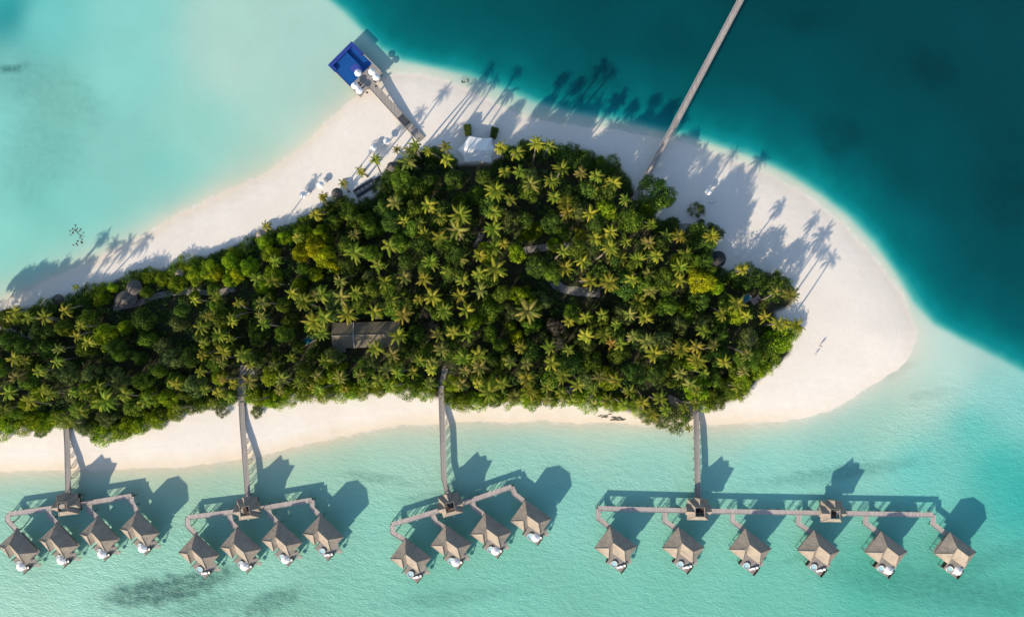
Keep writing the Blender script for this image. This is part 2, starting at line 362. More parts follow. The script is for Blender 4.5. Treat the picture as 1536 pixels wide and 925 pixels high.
def sea_fun(PX, PY):
    z, ds, dd = heights(PX, PY)
    depth = np.maximum(0, -z)
    pts = np.array([(a, b) for a, b, _ in SHALLOW], float); cs = np.array([lin(c) for _, _, c in SHALLOW])
    PXc = np.clip(PX, -80, 1620); PYc = np.clip(PY, -80, 1000)
    num = np.zeros(PX.shape+(3,)); den = np.zeros(PX.shape)
    for (a, b), c in zip(pts, cs):
        wgt = 1.0/((PXc-a)**2+(PYc-b)**2+900.0)**1.7
        num += wgt[..., None]*c; den += wgt
    sh = num/den[..., None]
    ddp = dd/S
    ddp = ddp + (7*wob(PX, PY, 110, 11)+3*wob(PX, PY, 35, 12))*smooth_np(0, 40, ddp)
    stops = [(0,(150,205,190)),(7,(80,185,172)),(15,(10,145,144)),(32,(0,124,125)),(62,(0,102,106)),(115,(0,86,91)),(260,(0,74,79)),(500,(0,69,75))]
    dp = np.array([s_[0] for s_ in stops]); dc = np.array([lin(s_[1]) for s_ in stops])
    deep = np.stack([np.interp(ddp, dp, dc[:, i]) for i in range(3)], -1)
    # the western end of the drop-off is greener and lighter
    west = (1-smooth_np(560, 900, PX))*smooth_np(20, 60, ddp)*0.28
    deep = deep*(1-west[..., None])+np.array(lin((0,128,126)))*west[..., None]
    k = smooth_np(-2, 10, ddp)[..., None]
    wetk = np.clip(0.0+0.75*smooth_np(560, 620, PY)*(1-smooth_np(1130, 1230, PX))+0.45*(1-smooth_np(480, 560, PX)), 0, 1)[..., None]
    edge = np.exp(-depth/0.19)[..., None]*(1-smooth_np(0, 12, ddp))[..., None]
    sh = sh*(1-edge)+(np.array(lin((222,222,202)))*(1-wetk)+np.array(lin((230,214,184)))*wetk)*edge
    c = sh*(1-k)+deep*k
    # seagrass beds, coral and other dark patches in the water
    sg = np.zeros(PX.shape)
    for x, y, a, b, th, s_ in [(238,886,105,26,-8,1.25),(300,868,75,17,-12,1.0),(405,902,60,20,-20,0.75),(330,905,80,14,-10,0.35),(20,103,34,9,-8,0.8),(85,140,100,50,30,0.24),(55,215,80,70,10,0.2),
                               (60,240,50,90,20,0.2),(560,716,70,10,8,0.42),(640,745,60,10,-8,0.25),(700,120,10,8,0,0.6),(1260,708,150,15,-8,0.42),(1400,880,190,34,8,0.36),(1480,840,90,20,-20,0.3),(680,895,120,16,-6,0.3),
                               (1330,560,60,12,-18,0.2),(1400,590,50,10,-10,0.18),(1200,835,40,8,-20,0.28),(1205,35,38,24,0,0.34),(1400,105,44,34,30,0.38),(1255,205,50,38,10,0.42),(1510,300,55,60,0,0.40),(1010,60,60,40,20,0.2),(1330,260,60,30,40,0.2),(880,130,50,28,-40,0.4)]:
        ct, st = math.cos(R(th)), math.sin(R(th)); ux = ((PX-x)*ct+(PY-y)*st)/a; uy = (-(PX-x)*st+(PY-y)*ct)/b
        rr = np.sqrt(ux*ux+uy*uy)+0.16*wob(PX, PY, 30, int(x+y) % 97)
        sg = np.maximum(sg, s_*(1-smooth_np(0.35, 1.15, rr)))
    chop = np.where(PY > 560, 1.0, 0.25); chop = smooth_np(520, 640, PY)*0.85+0.15
    chop = chop*(1-0.6*smooth_np(10, 60, ddp))+0.10*smooth_np(20, 80, ddp)
    return np.zeros(PX.shape), {'body': c/np.array(KS), 'seagrass': sg, 'depth': depth, 'deep': smooth_np(4, 40, ddp), 'chop': chop*(0.4+0.6*smooth_np(0.1, 0.8, depth))}
sea = grid_mesh('sea', xs, ys, sea_fun); tag(sea, 'turquoise lagoon water deepening to dark teal', kind='structure')
t = NT('lagoon_water'); p = t.pos()
body = t.attr('body').outputs['Color']; sg = t.attr('seagrass').outputs['Fac']; ch = t.attr('chop').outputs['Fac']
mp = t.n('ShaderNodeMapping'); t.l(p, mp.inputs[0]); mp.inputs['Rotation'].default_value = (0, 0, R(28)); mp.inputs['Scale'].default_value = (0.55, 1.0, 1.0)
w1 = t.noise(1.9, 4, 0.65, mp.outputs[0]); w2 = t.noise(0.6, 2, 0.5, mp.outputs[0]); w3 = t.noise(0.03, 4, 0.6, p)
dpa = t.attr('deep').outputs['Fac']
sgn = t.noise(0.45, 5, 0.7, p)
sgm = t.math('MULTIPLY', sg, t.ramp(sgn.outputs[0], [(0.32, 0.35), (0.62, 1.0)]).outputs[0])
c = t.mixc(sgm, body, t.mixc(1.0, body, (0.22, 0.34, 0.36), 'MULTIPLY'))
c = t.mixc(1.0, c, t.ramp(w3.outputs[0], [(0.3, 0.93), (0.7, 1.06)]).outputs[0], 'MULTIPLY')
fn = t.noise(0.35, 5, 0.7, p); fd = t.attr('depth').outputs['Fac']
fband = t.ramp(t.math('MULTIPLY', fd, 10.0), [(0.02, 0.0), (0.16, 1.0), (0.42, 0.0)]).outputs[0]
foam = t.math('MULTIPLY', fband, t.ramp(fn.outputs[0], [(0.48, 0.0), (0.62, 0.55)]).outputs[0])
c = t.mixc(foam, c, (0.74, 0.73, 0.70))
big = t.noise(0.012, 5, 0.65, p)
c = t.mixc(dpa, c, t.mixc(1.0, c, t.ramp(big.outputs[0], [(0.3, 0.86), (0.7, 1.12)]).outputs[0], 'MULTIPLY'))
hgt = t.math('ADD', w1.outputs[0], t.math('MULTIPLY', w2.outputs[0], 0.9))
nb = t.bump(hgt, t.math('MULTIPLY', ch, 0.5), 0.42)
pb = t.pbsdf(c, 0.38, 0.25, nb); pb.inputs['IOR'].default_value = 1.33
dp_ = t.attr('deep').outputs['Fac']; t.l(dp_, pb.inputs['Subsurface Weight'])
pb.inputs['Subsurface Radius'].default_value = (0.6, 1.0, 1.0); pb.inputs['Subsurface Scale'].default_value = 4.5
sea.data.materials.append(t.done(pb.outputs[0]))

def ground_z(px, py):
    z, _, _ = heights(np.array([[float(px)]]), np.array([[float(py)]])); return float(z[0, 0])
def gpoint(px, py, up=0.0):
    """a point on the ground seen at this photo pixel"""
    z = ground_z(px, py); return P(px, py, z) + Vector((0, 0, up))

# ------------------------------------------------------------------ foliage meshes
def quad_leaf(mb, c, n, size, tone, asp=1.0):
    n = n.normalized(); u = n.cross(Vector((random.gauss(0,1), random.gauss(0,1), random.gauss(0,1)))).normalized(); v = n.cross(u)
    a = size*asp; b = size
    mb.add([c-u*a*.5, c-v*b*.32+n*0.03*size, c+u*a*.5, c+v*b*.32+n*0.03*size], [(0,1,2,3)], tone)

def palm_crown(seed, nf=17, L=4.0):
    rnd = random.Random(seed); mb = MB(); drp = rnd.uniform(.75,1.45); lift = rnd.uniform(-8,6)
    for i in range(nf):
        az = i*2.39996 + rnd.uniform(-.3,.3); lay = i/(nf-1)
        el = R(66 + lift - 78*lay + rnd.uniform(-8,8)); ln = L*rnd.uniform(.82,1.1)*(0.8+0.2*math.sin(math.pi*min(1, lay+.3)))
        tone0 = max(0, min(1, 0.62 + rnd.uniform(-.22,.22) + (0.2 if lay < .5 else -.15)))
        if lay > .7 and rnd.random() < .35: tone0 = 1.0
        d = Vector((math.cos(az), math.sin(az), 0)); side = Vector((-d.y, d.x, 0)); tw = rnd.uniform(-.25,.25)
        n = 13; pos = Vector((0,0,0)); pts = []; e = el
        for k in range(n+1):
            pts.append((pos.copy(), e)); pos = pos + (d*math.cos(e)+Vector((0,0,1))*math.sin(e)+side*tw*.06*k)*ln/n
            e -= R(5.0 + 5.2*k/n)*(1.15-.2*lay)*drp
        for k in range(n):                                   # rachis
            a, b = pts[k][0], pts[k+1][0]; wd = 0.075*(1-k/n)+0.02
            mb.add([a-side*wd, a+side*wd, b+side*wd*.8, b-side*wd*.8], [(0,1,2,3)], min(1, tone0+.18))
        for k in range(2, n+1):
            q = k/n; c0, ee = pts[k]; up = (-d*math.sin(ee)+Vector((0,0,1))*math.cos(ee)); fw = d*math.cos(ee)+Vector((0,0,1))*math.sin(ee)
            ll = (0.22+0.85*math.sin(math.pi*(0.12+0.8*q)))*0.72*rnd.uniform(.8,1.15)
            for sg_ in (-1, 1):
                dirv = (side*sg_*(.80-.25*q) + fw*(.45+.35*q) - Vector((0,0,1))*rnd.uniform(.12,.5)).normalized()
                wv = fw*0.125; tp = c0+dirv*ll
                md = c0+dirv*ll*.55+up*.07
                tn = max(0, min(1, tone0+rnd.uniform(-.12,.12)))
                mb.add([c0-wv, c0+wv, md+wv*.95, md-wv*.95, tp+wv*.15-Vector((0,0,.12*ll))], [(0,1,2,3),(3,2,4)], tn)
    for k in range(6):                                       # coconuts under the crown
        a = rnd.uniform(0,6.28); c0 = Vector((math.cos(a)*.28, math.sin(a)*.28, -.28))
        mb.lathe([(0.02,-.14),(.13,-.05),(.13,.05),(.02,.14)], 6, c0); mb.t += [0.9]*18
    return mb.mesh('crown')

def palm_trunk(seed, h=10.0):
    rnd = random.Random(seed); a = rnd.uniform(0,6.28); lean = rnd.uniform(.5,2.2)
    pts = []; rad = []
    for k in range(9):
        q = k/8; pts.append((math.cos(a)*lean*q**1.7, math.sin(a)*lean*q**1.7, h*q-.15)); rad.append(.24-.11*q+(.09 if k == 0 else 0))
    mb = MB().tube(pts, rad, 7); return mb.mesh('trunk'), Vector(pts[-1])

PALM_CROWNS = [palm_crown(100+i, random.choice([13,16,18,20,22])) for i in range(12)]
PALM_TRUNKS = [palm_trunk(200+i) for i in range(8)]
for me in PALM_CROWNS: me.materials.append(M['palm_green'])
for me, _ in PALM_TRUNKS: me.materials.append(M['bark'])

def leaf_crown(seed, rad=4.0, hh=3.2, nclump=34, nleaf=60, leaf=.42, cl=(.75,1.35), open_=0.0):
    """an uneven crown of leaf clumps; local origin at the crown's base centre"""
    rnd = random.Random(seed); st = random.getstate(); random.seed(seed); mb = MB(); cs = []
    lob = [(rnd.uniform(0,6.28), rnd.uniform(.55,1.32)) for _ in range(6)]
    for i in range(nclump):
        az = i*2.39996+rnd.uniform(-.4,.4); q = math.sqrt((i+.5)/nclump)
        w_ = 1.0
        for la, lf in lob: w_ += (lf-1)*max(0, math.cos(az-la))**3
        r = rad*.86*q*w_*rnd.uniform(.9,1.08)
        zz = hh*(1-.75*q**2.2)*rnd.uniform(.55,1.08)
        cs.append((Vector((math.cos(az)*r, math.sin(az)*r, zz)), rnd.uniform(*cl)))
        if q > .6: cs.append((Vector((math.cos(az+.2)*r*1.0, math.sin(az+.2)*r*1.0, zz*.42)), rnd.uniform(*cl)*.9))
    for c, cr in cs:
        t0 = rnd.uniform(.12,.92); nl = int(nleaf*(cr/1.05)**2)
        for _ in range(nl):
            v = Vector((rnd.gauss(0,1), rnd.gauss(0,1), rnd.gauss(.25,1))).normalized()
            rr = cr*(1-.45*rnd.random()**2)
            if open_ and rnd.random() < open_: continue
            p_ = c+Vector((v.x*rr, v.y*rr, v.z*rr*.78))
            nv = (v+Vector((rnd.gauss(0,.45), rnd.gauss(0,.45), rnd.gauss(.25,.45))))
            quad_leaf(mb, p_, nv, leaf*rnd.uniform(.7,1.3), max(0, min(1, t0+rnd.gauss(0,.16))))
    random.setstate(st); me = mb.mesh('crown'); me.materials.append(M['mid']); return me
TREE_CROWNS = [leaf_crown(300+i) for i in range(7)]
CLUMP_CROWNS = [leaf_crown(330+i, 4.0, 3.4, 24, 90, .40, (.9,1.5)) for i in range(4)]
FINE_CROWNS = [leaf_crown(350+i, 4.0, 3.4, 60, 95, .30, (.5,.95), .05) for i in range(4)]
SHRUB_CROWNS = [leaf_crown(370+i, 4.0, 3.0, 40, 52, .36, (.7,1.15)) for i in range(6)]

def branch_trunk(seed, h=5.0, spread=2.6):
    rnd = random.Random(seed); mb = MB()
    mb.tube([(0,0,-.2),(.08,.04,h*.3),(.1,-.06,h*.62)], [.30,.22,.18], 7)
    for k in range(5):
        a = k*1.26+rnd.uniform(-.3,.3); r = spread*rnd.uniform(.6,1.0)
        mb.tube([(.1,-.06,h*.55),(math.cos(a)*r*.45,math.sin(a)*r*.45,h*.85),(math.cos(a)*r,math.sin(a)*r,h*1.2)], [.14,.09,.04], 5)
    me = mb.mesh('trunk'); me.materials.append(M['bark']); return me
TRUNKS = [branch_trunk(400+i) for i in range(3)]
STEMS = [branch_trunk(410+i, 1.6, 2.4) for i in range(2)]

# ------------------------------------------------------------------ tree labels
LANDMARKS = [(547,502,'long grey roof'),(713,224,'white canopy'),(960,285,'landward end of the footbridge'),(1055,425,'big yellow tree'),(470,375,'yellow-flowered tree'),
 (880,450,'shaded forest clearing'),(198,434,'round grey thatched hut'),(98,645,'first jetty'),(362,606,'second jetty'),(661,580,'third jetty'),(1044,615,'fourth jetty'),
 (588,250,'corner thatched hut'),(548,283,'seating terrace'),(792,470,'spreading lime tree'),(872,350,'small golden tree'),(1228,520,'two people on the sand'),
 (1063,287,'lone white parasol'),(393,352,'western beach hut'),(85,449,'small dark hut'),(1121,446,'small teal pool'),(638,470,'grey bare tree'),
 (252,544,'grey-green feathery tree'),(372,555,'pale forest clearing'),(720,345,'two tan shrubs'),(320,400,'lime tree hedge'),(463,510,'dark teal forest pool')]
ORD = ['nearest','second-nearest','third-nearest','fourth-nearest','fifth-nearest','sixth-nearest','seventh-nearest','eighth-nearest','ninth-nearest','tenth-nearest','eleventh-nearest','twelfth-nearest']
SECT = ['east','north-east','north','north-west','west','south-west','south','south-east']
def label_all(items):
    """items: (object, px, py, kind phrase); every label names kind, landmark, side and rank"""
    bk = {}
    for o, x, y, kind in items:
        L = min(LANDMARKS, key=lambda l: (l[0]-x)**2+(l[1]-y)**2+ (0 if (l[0]-x)**2+(l[1]-y)**2 > 60 else 1e9))
        a = math.degrees(math.atan2(L[1]-y, x-L[0])) % 360; s_ = int((a+22.5)//45) % 8
        bk.setdefault((L[2], s_, kind), []).append((math.hypot(L[0]-x, L[1]-y), o))
    for (ln, s_, kind), lst in bk.items():
        lst.sort(key=lambda q: q[0])
        for i, (_, o) in enumerate(lst):
            rk = ORD[min(i, 11)]+' ' if len(lst) > 1 else ''
            o['label'] = f"{rk}{kind} {SECT[s_]} of the {ln}" if len(lst) == 1 else f"{rk}{kind} {SECT[s_]} of the {ln}"

PALMS = {(0,420): [(580,55,48),(345,280,75),(215,285,65),(500,235,80),(110,240,65),(590,430,60),(680,480,70),(620,350,60),(110,600,80),(130,745,80),(200,620,55),(300,700,70),(450,530,65),(440,630,60),(60,290,60)],
 (0,540): [(820,310,110),(960,260,75),(1125,315,85),(610,390,80),(230,310,72),(390,260,70),(560,250,65),(660,260,62),(430,440,62),(30,380,62),(520,470,70),(70,250,70),(330,230,62),(760,200,62)],
 (240,300): [(820,200,65),(890,470,68),(750,605,80),(860,620,85),(1065,290,72),(430,740,62),(605,790,62),(790,790,75),(1020,720,75),(1110,780,80),(550,900,62),(370,890,62),(1200,110,58),(265,770,58),(1210,730,70),(780,890,62)],
 (240,460): [(800,130,80),(555,110,72),(320,160,72),(395,95,66),(460,215,80),(540,250,62),(335,280,62),(330,365,72),(490,340,72),(430,400,62),(635,370,85),(475,430,66),(310,500,72),(475,555,62,'o'),(565,590,62),(690,570,72),
   (700,450,62),(125,590,88),(945,555,75),(1010,390,66),(450,660,72),(350,640,62),(540,700,60),(1190,110,80),(1210,530,62),(1180,620,62),(400,740,60),(730,720,60),(880,450,58),(130,780,60),(920,640,62),(1070,590,58),(1090,690,58)],
 (470,190): [(645,178,38),(785,140,65),(880,185,58),(1020,150,62,'y'),(1030,250,66,'y'),(480,255,58),(365,345,62),(725,270,80),(230,435,58),(75,540,58),(630,580,85),(890,605,80,'y'),(705,725,62),(815,740,66),(985,700,72),
   (1135,680,85),(860,835,76),(975,850,76),(1110,795,85),(320,830,52),(750,190,58)],
 (470,330): [(320,250,90),(590,200,86),(500,345,76),(705,440,80),(550,475,76),(440,520,72),(905,320,76),(855,450,76,'y'),(600,610,80),(920,590,80),(1130,300,62),(1155,460,72),(265,730,72,'y'),(475,710,76,'y'),(690,730,80,'o'),
   (85,750,80),(65,575,76),(215,590,80),(1015,700,76),(70,870,66),(655,890,76),(965,880,76),(1080,860,72),(1190,880,62),(1180,690,76),(1135,580,62),(690,310,58),(1030,390,58),(330,560,58),(810,610,58),(330,130,54),(210,470,54)],
 (470,460): [(480,320,66),(610,365,76),(990,330,66),(815,415,66),(920,430,62),(95,420,66),(40,530,58),(365,530,66),(500,560,66),(590,610,62),(650,510,66),(1140,590,80),(910,480,58),(770,500,62),(1160,390,66),(400,600,62),
   (210,540,62),(560,490,58),(900,590,58),(40,640,60),(240,630,50)],
 (680,180): [(365,210,72,'y'),(495,250,72),(640,180,72),(740,200,58),(515,395,76),(600,495,80),(760,470,66),(835,370,76),(985,405,62),(1105,430,76),(1080,540,66),(1210,490,70,'y'),(325,550,76,'y'),(440,610,66),(320,710,72),
   (310,840,80),(870,640,88),(400,400,62),(1060,720,70),(570,760,62),(440,760,58),(780,590,58),(1090,910,76),(1215,860,52),(880,710,62,'y')],
 (680,330): [(205,270,66),(320,210,70),(320,380,86),(200,410,66),(80,450,66),(210,540,70),(1210,210,66),(1000,320,76,'y'),(865,360,76),(850,240,54),(1060,470,76,'y'),(1200,480,72,'y'),(580,700,92),(890,780,66),(1025,745,62),
   (1150,730,66),(1025,890,70),(1160,880,70),(1210,310,54),(390,180,58)],
 (680,460): [(200,370,80,'y'),(520,310,70,'y'),(740,310,66),(760,430,75,'y'),(565,435,70),(845,525,75),(440,420,70),(565,550,75),(200,460,66),(280,660,80),(590,650,80),(730,710,66),(960,600,70,'y'),(1130,535,66),(1080,640,62),
   (1090,750,66),(890,330,58),(1220,570,58),(470,690,66),(380,590,66),(90,490,66),(190,590,62),(720,620,62),(60,390,62),(1190,720,62),(920,730,58),(1220,280,58,'o'),(830,660,58)],
 (890,200): [(160,385,80,'y'),(245,510,62),(450,700,54),(660,790,58,'y'),(565,790,62),(430,840,66),(915,790,62,'y'),(250,830,54),(150,750,50),(490,905,62)],
 (890,350): [(205,190,72,'y'),(345,200,66),(490,170,62),(715,155,72),(665,255,72),(665,360,72),(300,355,72,'y'),(430,310,66),(440,440,80),(350,530,70),(280,620,62),(400,650,62),(180,700,62),(210,845,84),(310,790,66),(410,830,66),
   (990,620,76),(1110,545,76,'y'),(1185,635,68,'y'),(1155,275,60,'y'),(850,750,66),(795,870,62,'o'),(680,890,70),(590,890,54),(930,860,70)],
 (890,490): [(800,255,76,'y'),(465,200,76),(850,360,66),(670,355,66),(750,440,66),(1015,270,76,'y'),(1190,215,72),(1165,340,70),(50,380,62),(180,410,66),(280,500,66),(110,570,66),(520,550,70),(380,580,66),(450,670,78,'y'),
   (790,590,66),(705,620,62),(735,780,46),(1110,460,62),(30,610,54),(235,600,58),(560,640,58),(800,490,54),(590,170,54)],
 (1050,370): [(600,205,46,'y'),(580,350,66),(700,370,66),(500,540,62,'y'),(490,460,48,'y'),(600,590,66,'y'),(670,590,58,'y'),(750,610,60,'y'),(610,270,46)]}
palm_pts = []; palm_items = []
def add_palm(px, py, r_px, mat, small=False):
    rm = r_px*S*1.03*random.uniform(.86,1.1)*(.86 if px < 470 else 1)                                       # crown radius (m)
    hgt = (4.5 if small else random.uniform(11.0, 14.5)+(2.5 if 560 < px < 1110 and py < 440 else 0)-(2.5 if 215 < px < 430 and py < 440 else 0))
    i = random.randrange(len(PALM_TRUNKS)); tm, tip = PALM_TRUNKS[i]
    s_ = hgt/10.0; rz = random.uniform(0, 6.28)
    zc = 1.35+hgt; c = P(px, py, zc)
    off = Matrix.Rotation(rz, 3, 'Z') @ (tip*s_)
    o = empty('palm_tree', (c.x-off.x, c.y-off.y, 1.35-0.02), rz, None, 'palm tree', 'coconut palms on the island')
    tr_ = inst('trunk', tm, None, o); tr_.scale = (max(.8, s_*.9),)*2+(s_,); tr_.scale = (s_, s_, s_)
    cr = inst('crown', random.choice(PALM_CROWNS), mat, o); cr.location = tip*s_
    k = rm/3.45; cr.scale = (k, k, k*random.uniform(.85, 1.1)); cr.rotation_euler = (random.uniform(-.28,.28), random.uniform(-.28,.28), random.uniform(0,6.28))
    return o
for (x0, y0), lst in PALMS.items():
    for it in lst:
        px, py, r = x0+it[0]/5.1375, y0+it[1]/5.1375, it[2]/5.1375
        flag = it[3] if len(it) > 3 else ''
        if any((px-a)**2+(py-b)**2 < 25 for a, b in palm_pts): continue
        palm_pts.append((px, py))
        if flag == 'o': mat, kd = M['palm_orange'], 'orange-tinged coconut palm'
        elif flag == 'y': mat, kd = M['palm_yellow'], 'yellow-green coconut palm'
        else:
            mat = random.choice([M['palm_green'], M['palm_green'], M['palm_olive'], M['palm_yellow']] if py < 520 or px > 500 else [M['palm_green'], M['palm_green'], M['palm_yellow'], M['palm_olive']])
            kd = ('large ' if r > 15.2 else 'small ' if r < 11.2 else '')+'green coconut palm'
        o = add_palm(px, py, r, mat, r < 10)
        palm_items.append((o, px, py, kd))
label_all(palm_items)

# ------------------------------------------------------------------ clearings, then broadleaf trees and shrubs
CLEAR = [(520,503,26),(548,503,26),(580,503,26),(852,438,9),(875,446,9),(897,446,7),(843,428,7),(372,556,12),(713,224,32),(690,238,16),(548,285,22),(198,432,12),(188,449,16),(210,455,5),(240,441,5),(270,437,6),
 (300,438,6),(330,440,4),(820,371,6),(845,370,7),(663,566,6),(362,590,7),(588,250,10),(505,290,9),(85,449,9),(390,352,9),(863,586,10),(1005,597,14),(1121,446,10),(1135,449,8),(462,510,11),
 (953,293,7),(722,352,7),(1030,345,10),(1000,345,8),(1080,388,16),(1160,465,22),(1180,470,18),(1020,330,14)]
def blocked(px, py, pad=0):
    return any((px-a)**2+(py-b)**2 < (c+pad)**2 for a, b, c in CLEAR)
tree_items = []; tree_pts = []
KIND = {'dark':'dark green broadleaf tree','mid':'green broadleaf tree','lime':'lime-green broadleaf tree','yellow':'bright yellow broadleaf tree','olive':'olive-green broadleaf tree','greybrown':'grey-brown thin-leaved tree'}
SKIND = {'dark':'dark green shrub','mid':'green shrub','lime':'lime-green shrub','yellow':'yellow shrub','olive':'olive-green shrub','greybrown':'grey-brown shrub'}
def add_tree(px, py, r_px, cls, style='tree', hgt=None, label=None, shrub=False):
    rad = r_px*S
    hgt = (hgt+(2.0 +(2.5 if px > 560 and py < 440 else 0) if not shrub and hgt >= 6.0 and px > 480 and py < 560 and style != 'shrub' else 0)) if hgt else (random.uniform(6.0, 8.5) if not shrub else random.uniform(2.6, 4.0))
    zt = 1.3+hgt*.8; c = P(px, py, zt)
    o = empty('shrub' if shrub else 'broadleaf_tree', (c.x, c.y, 1.28), random.uniform(0, 6.28), label, 'shrub' if shrub else 'tree', 'shrubs along the forest edge' if shrub else 'broadleaf trees of the island forest')
    pool = {'tree': TREE_CROWNS, 'clump': CLUMP_CROWNS, 'fine': FINE_CROWNS, 'shrub': SHRUB_CROWNS}[style]
    k = rad/4.0; kz = max(.55, min(1.5, hgt*.55/3.2)) if not shrub else hgt/3.9
    cr = inst('crown', random.choice(pool), M[cls], o); cr.scale = (k, k, kz); cr.location = (0, 0, max(.15, hgt-3.9*kz))
    tk = inst('stem' if shrub else 'trunk', random.choice(STEMS if shrub else TRUNKS), None, o)
    tk.scale = (k*.8, k*.8, (hgt*.72/5.0) if not shrub else hgt*.5/1.6)
    tree_pts.append((px, py, r_px))
    if not label: tree_items.append((o, px, py, (SKIND if shrub else KIND)[cls]))
    return o
# notable ones, at their places
for px, py, r, cls, st, hg in [(452,352,16,'lime','clump',6.5),(468,368,17,'yellow','clump',10),(487,385,15,'yellow','clump',9.5),(447,378,13,'yellow','clump',9.5),(500,400,11,'yellow','clump',8.5),(478,348,12,'lime','clump',9),(488,360,12,'lime','clump',6),
   (872,352,10,'yellow','fine',7),(1056,420,23,'yellow','fine',10.5),(1045,404,15,'lime','fine',7),(1076,432,13,'lime','tree',6),
   (150,447,13,'lime','clump',5),(165,432,9,'lime','clump',4.5),(780,440,17,'lime','clump',8),(800,458,15,'lime','clump',7.5),(770,470,16,'olive','clump',8),(815,450,16,'olive','clump',7.5),
   (768,490,11,'lime','clump',7),(795,486,15,'mid','clump',7),(832,490,15,'greybrown','fine',7),(815,505,11,'olive','fine',6.5),(776,505,11,'yellow','clump',6),(840,515,11,'greybrown','fine',6.5),
   (640,470,13,'greybrown','fine',6),(648,490,11,'greybrown','fine',5.5),(252,540,22,'olive','fine',8),(240,520,14,'olive','fine',7.5),(120,640,17,'olive','fine',6),
   (315,405,17,'lime','clump',5.5),(345,395,16,'lime','clump',5.5),(290,412,15,'lime','clump',5),(370,402,15,'lime','clump',6),(405,380,14,'lime','clump',6),(395,362,12,'lime','clump',5),(425,355,11,'lime','clump',5),
   (262,425,14,'lime','clump',4.5),(240,417,11,'lime','clump',4),(355,412,12,'yellow','clump',6),(325,412,11,'yellow','clump',6),
   (985,286,26,'dark','tree',7),(975,310,14,'lime','clump',5),(1000,300,18,'mid','tree',5.5),(1175,512,26,'lime','shrub',6.5),(1155,525,24,'mid','shrub',6.5),(1190,498,14,'lime','shrub',4.5),
   (1130,415,23,'dark','shrub',10.5),(1170,428,22,'dark','shrub',10),(1150,420,12,'dark','shrub',5),(1115,425,15,'dark','shrub',5),
   (850,240,19,'dark','shrub',5),(875,245,18,'dark','shrub',5),(900,255,17,'dark','shrub',4.5),(925,262,15,'dark','shrub',4.5),(940,275,12,'dark','shrub',4.5),(765,228,14,'dark','tree',5),(785,218,13,'dark','tree',5),
   (1048,345,15,'dark','tree',8),(1060,362,18,'dark','tree',9.5),(1062,392,13,'dark','tree',10),(1075,350,14,'dark','tree',5.5),(1010,338,17,'dark','tree',4),
   (713,342,7,'greybrown','clump',7),(725,344,6,'greybrown','clump',7),(1003,628,28,'olive','fine',6.5),(978,626,19,'olive','fine',6),(1024,626,19,'mid','fine',5.8),(1075,600,20,'mid','fine',5.5),(1095,588,17,'mid','tree',5.5),
   (1110,570,16,'lime','tree',5.5),(845,350,15,'mid','clump',7),(835,365,12,'lime','clump',7),(790,352,13,'lime','clump',6.5),(805,345,11,'lime','clump',6.5),(1020,485,16,'olive','tree',7.5),(1030,470,15,'mid','tree',7),
   (610,275,20,'mid','clump',6.5),(630,285,18,'mid','clump',6.5),(600,300,15,'mid','clump',6),(645,270,16,'dark','clump',6.5),(600,262,14,'mid','clump',5.5),(690,300,18,'mid','clump',7),(715,290,16,'mid','clump',6.5),
   (540,330,18,'mid','clump',6.5),(525,318,16,'mid','clump',6),(555,340,16,'mid','clump',6.5),(500,330,14,'mid','clump',6),(575,310,14,'dark','clump',6),(1105,560,16,'mid','tree',5.5)]:
    add_tree(px, py, r, cls, st, hg)
for px, py in ((1066,404),(858,470),(873,478),(890,480),(907,476),(1045,392)): add_tree(px, py, 11, 'mid', 'tree', 9.5)  # trees added to keep the sun off the hut and the clearing
for k, px in enumerate((-48,-30,-12,6,26,48)):
    add_tree(px, 484-3*(k % 2)-k*2.2, 15, 'dark' if k % 2 else 'mid', 'tree', 10.5)
for px, yb, r in [(28,652,15),(52,648,13),(150,667,20),(178,664,18),(205,654,17),(232,645,15),(258,633,15),(285,622,14),(312,616,13),(405,616,15),(430,606,14),(456,603,14),(486,604,15),(512,601,17),(540,599,16),(566,596,14),(588,592,14),(612,599,18),(636,602,18),
   (690,621,18),(714,616,16),(738,609,13),(765,612,15),(795,615,15),(826,612,14),(868,607,12),(905,614,14),(932,619,13),(1140,568,14),(1120,585,14)]:
    add_tree(px, yb-r*.8, r, random.choice(['lime','lime','lime','mid']), 'shrub', random.uniform(4.6,5.8), None, True)
nb_ = add_tree(1050, 313, 12, 'mid', 'shrub', 4.2, 'round green bush standing alone on shaded sand', True)
add_tree(1053, 332, 6, 'dark', 'shrub', 2.0, 'very small round bush below the lone bush on shaded sand', True)
add_tree(1068, 337, 5.5, 'dark', 'shrub', 2.0, 'tiny dark bush on shaded sand next to yellow-green palm', True)
for px, py, r, lb in [(330,618,10,'small grey-green bush on sand beside second jetty, west side'),(384,616,13,'olive bush on sand beside second jetty, east side'),(57,650,11,'small grey-green bush on sand near first jetty')]:
    add_tree(px, py, r, 'olive', 'fine', 2.2, lb, True)
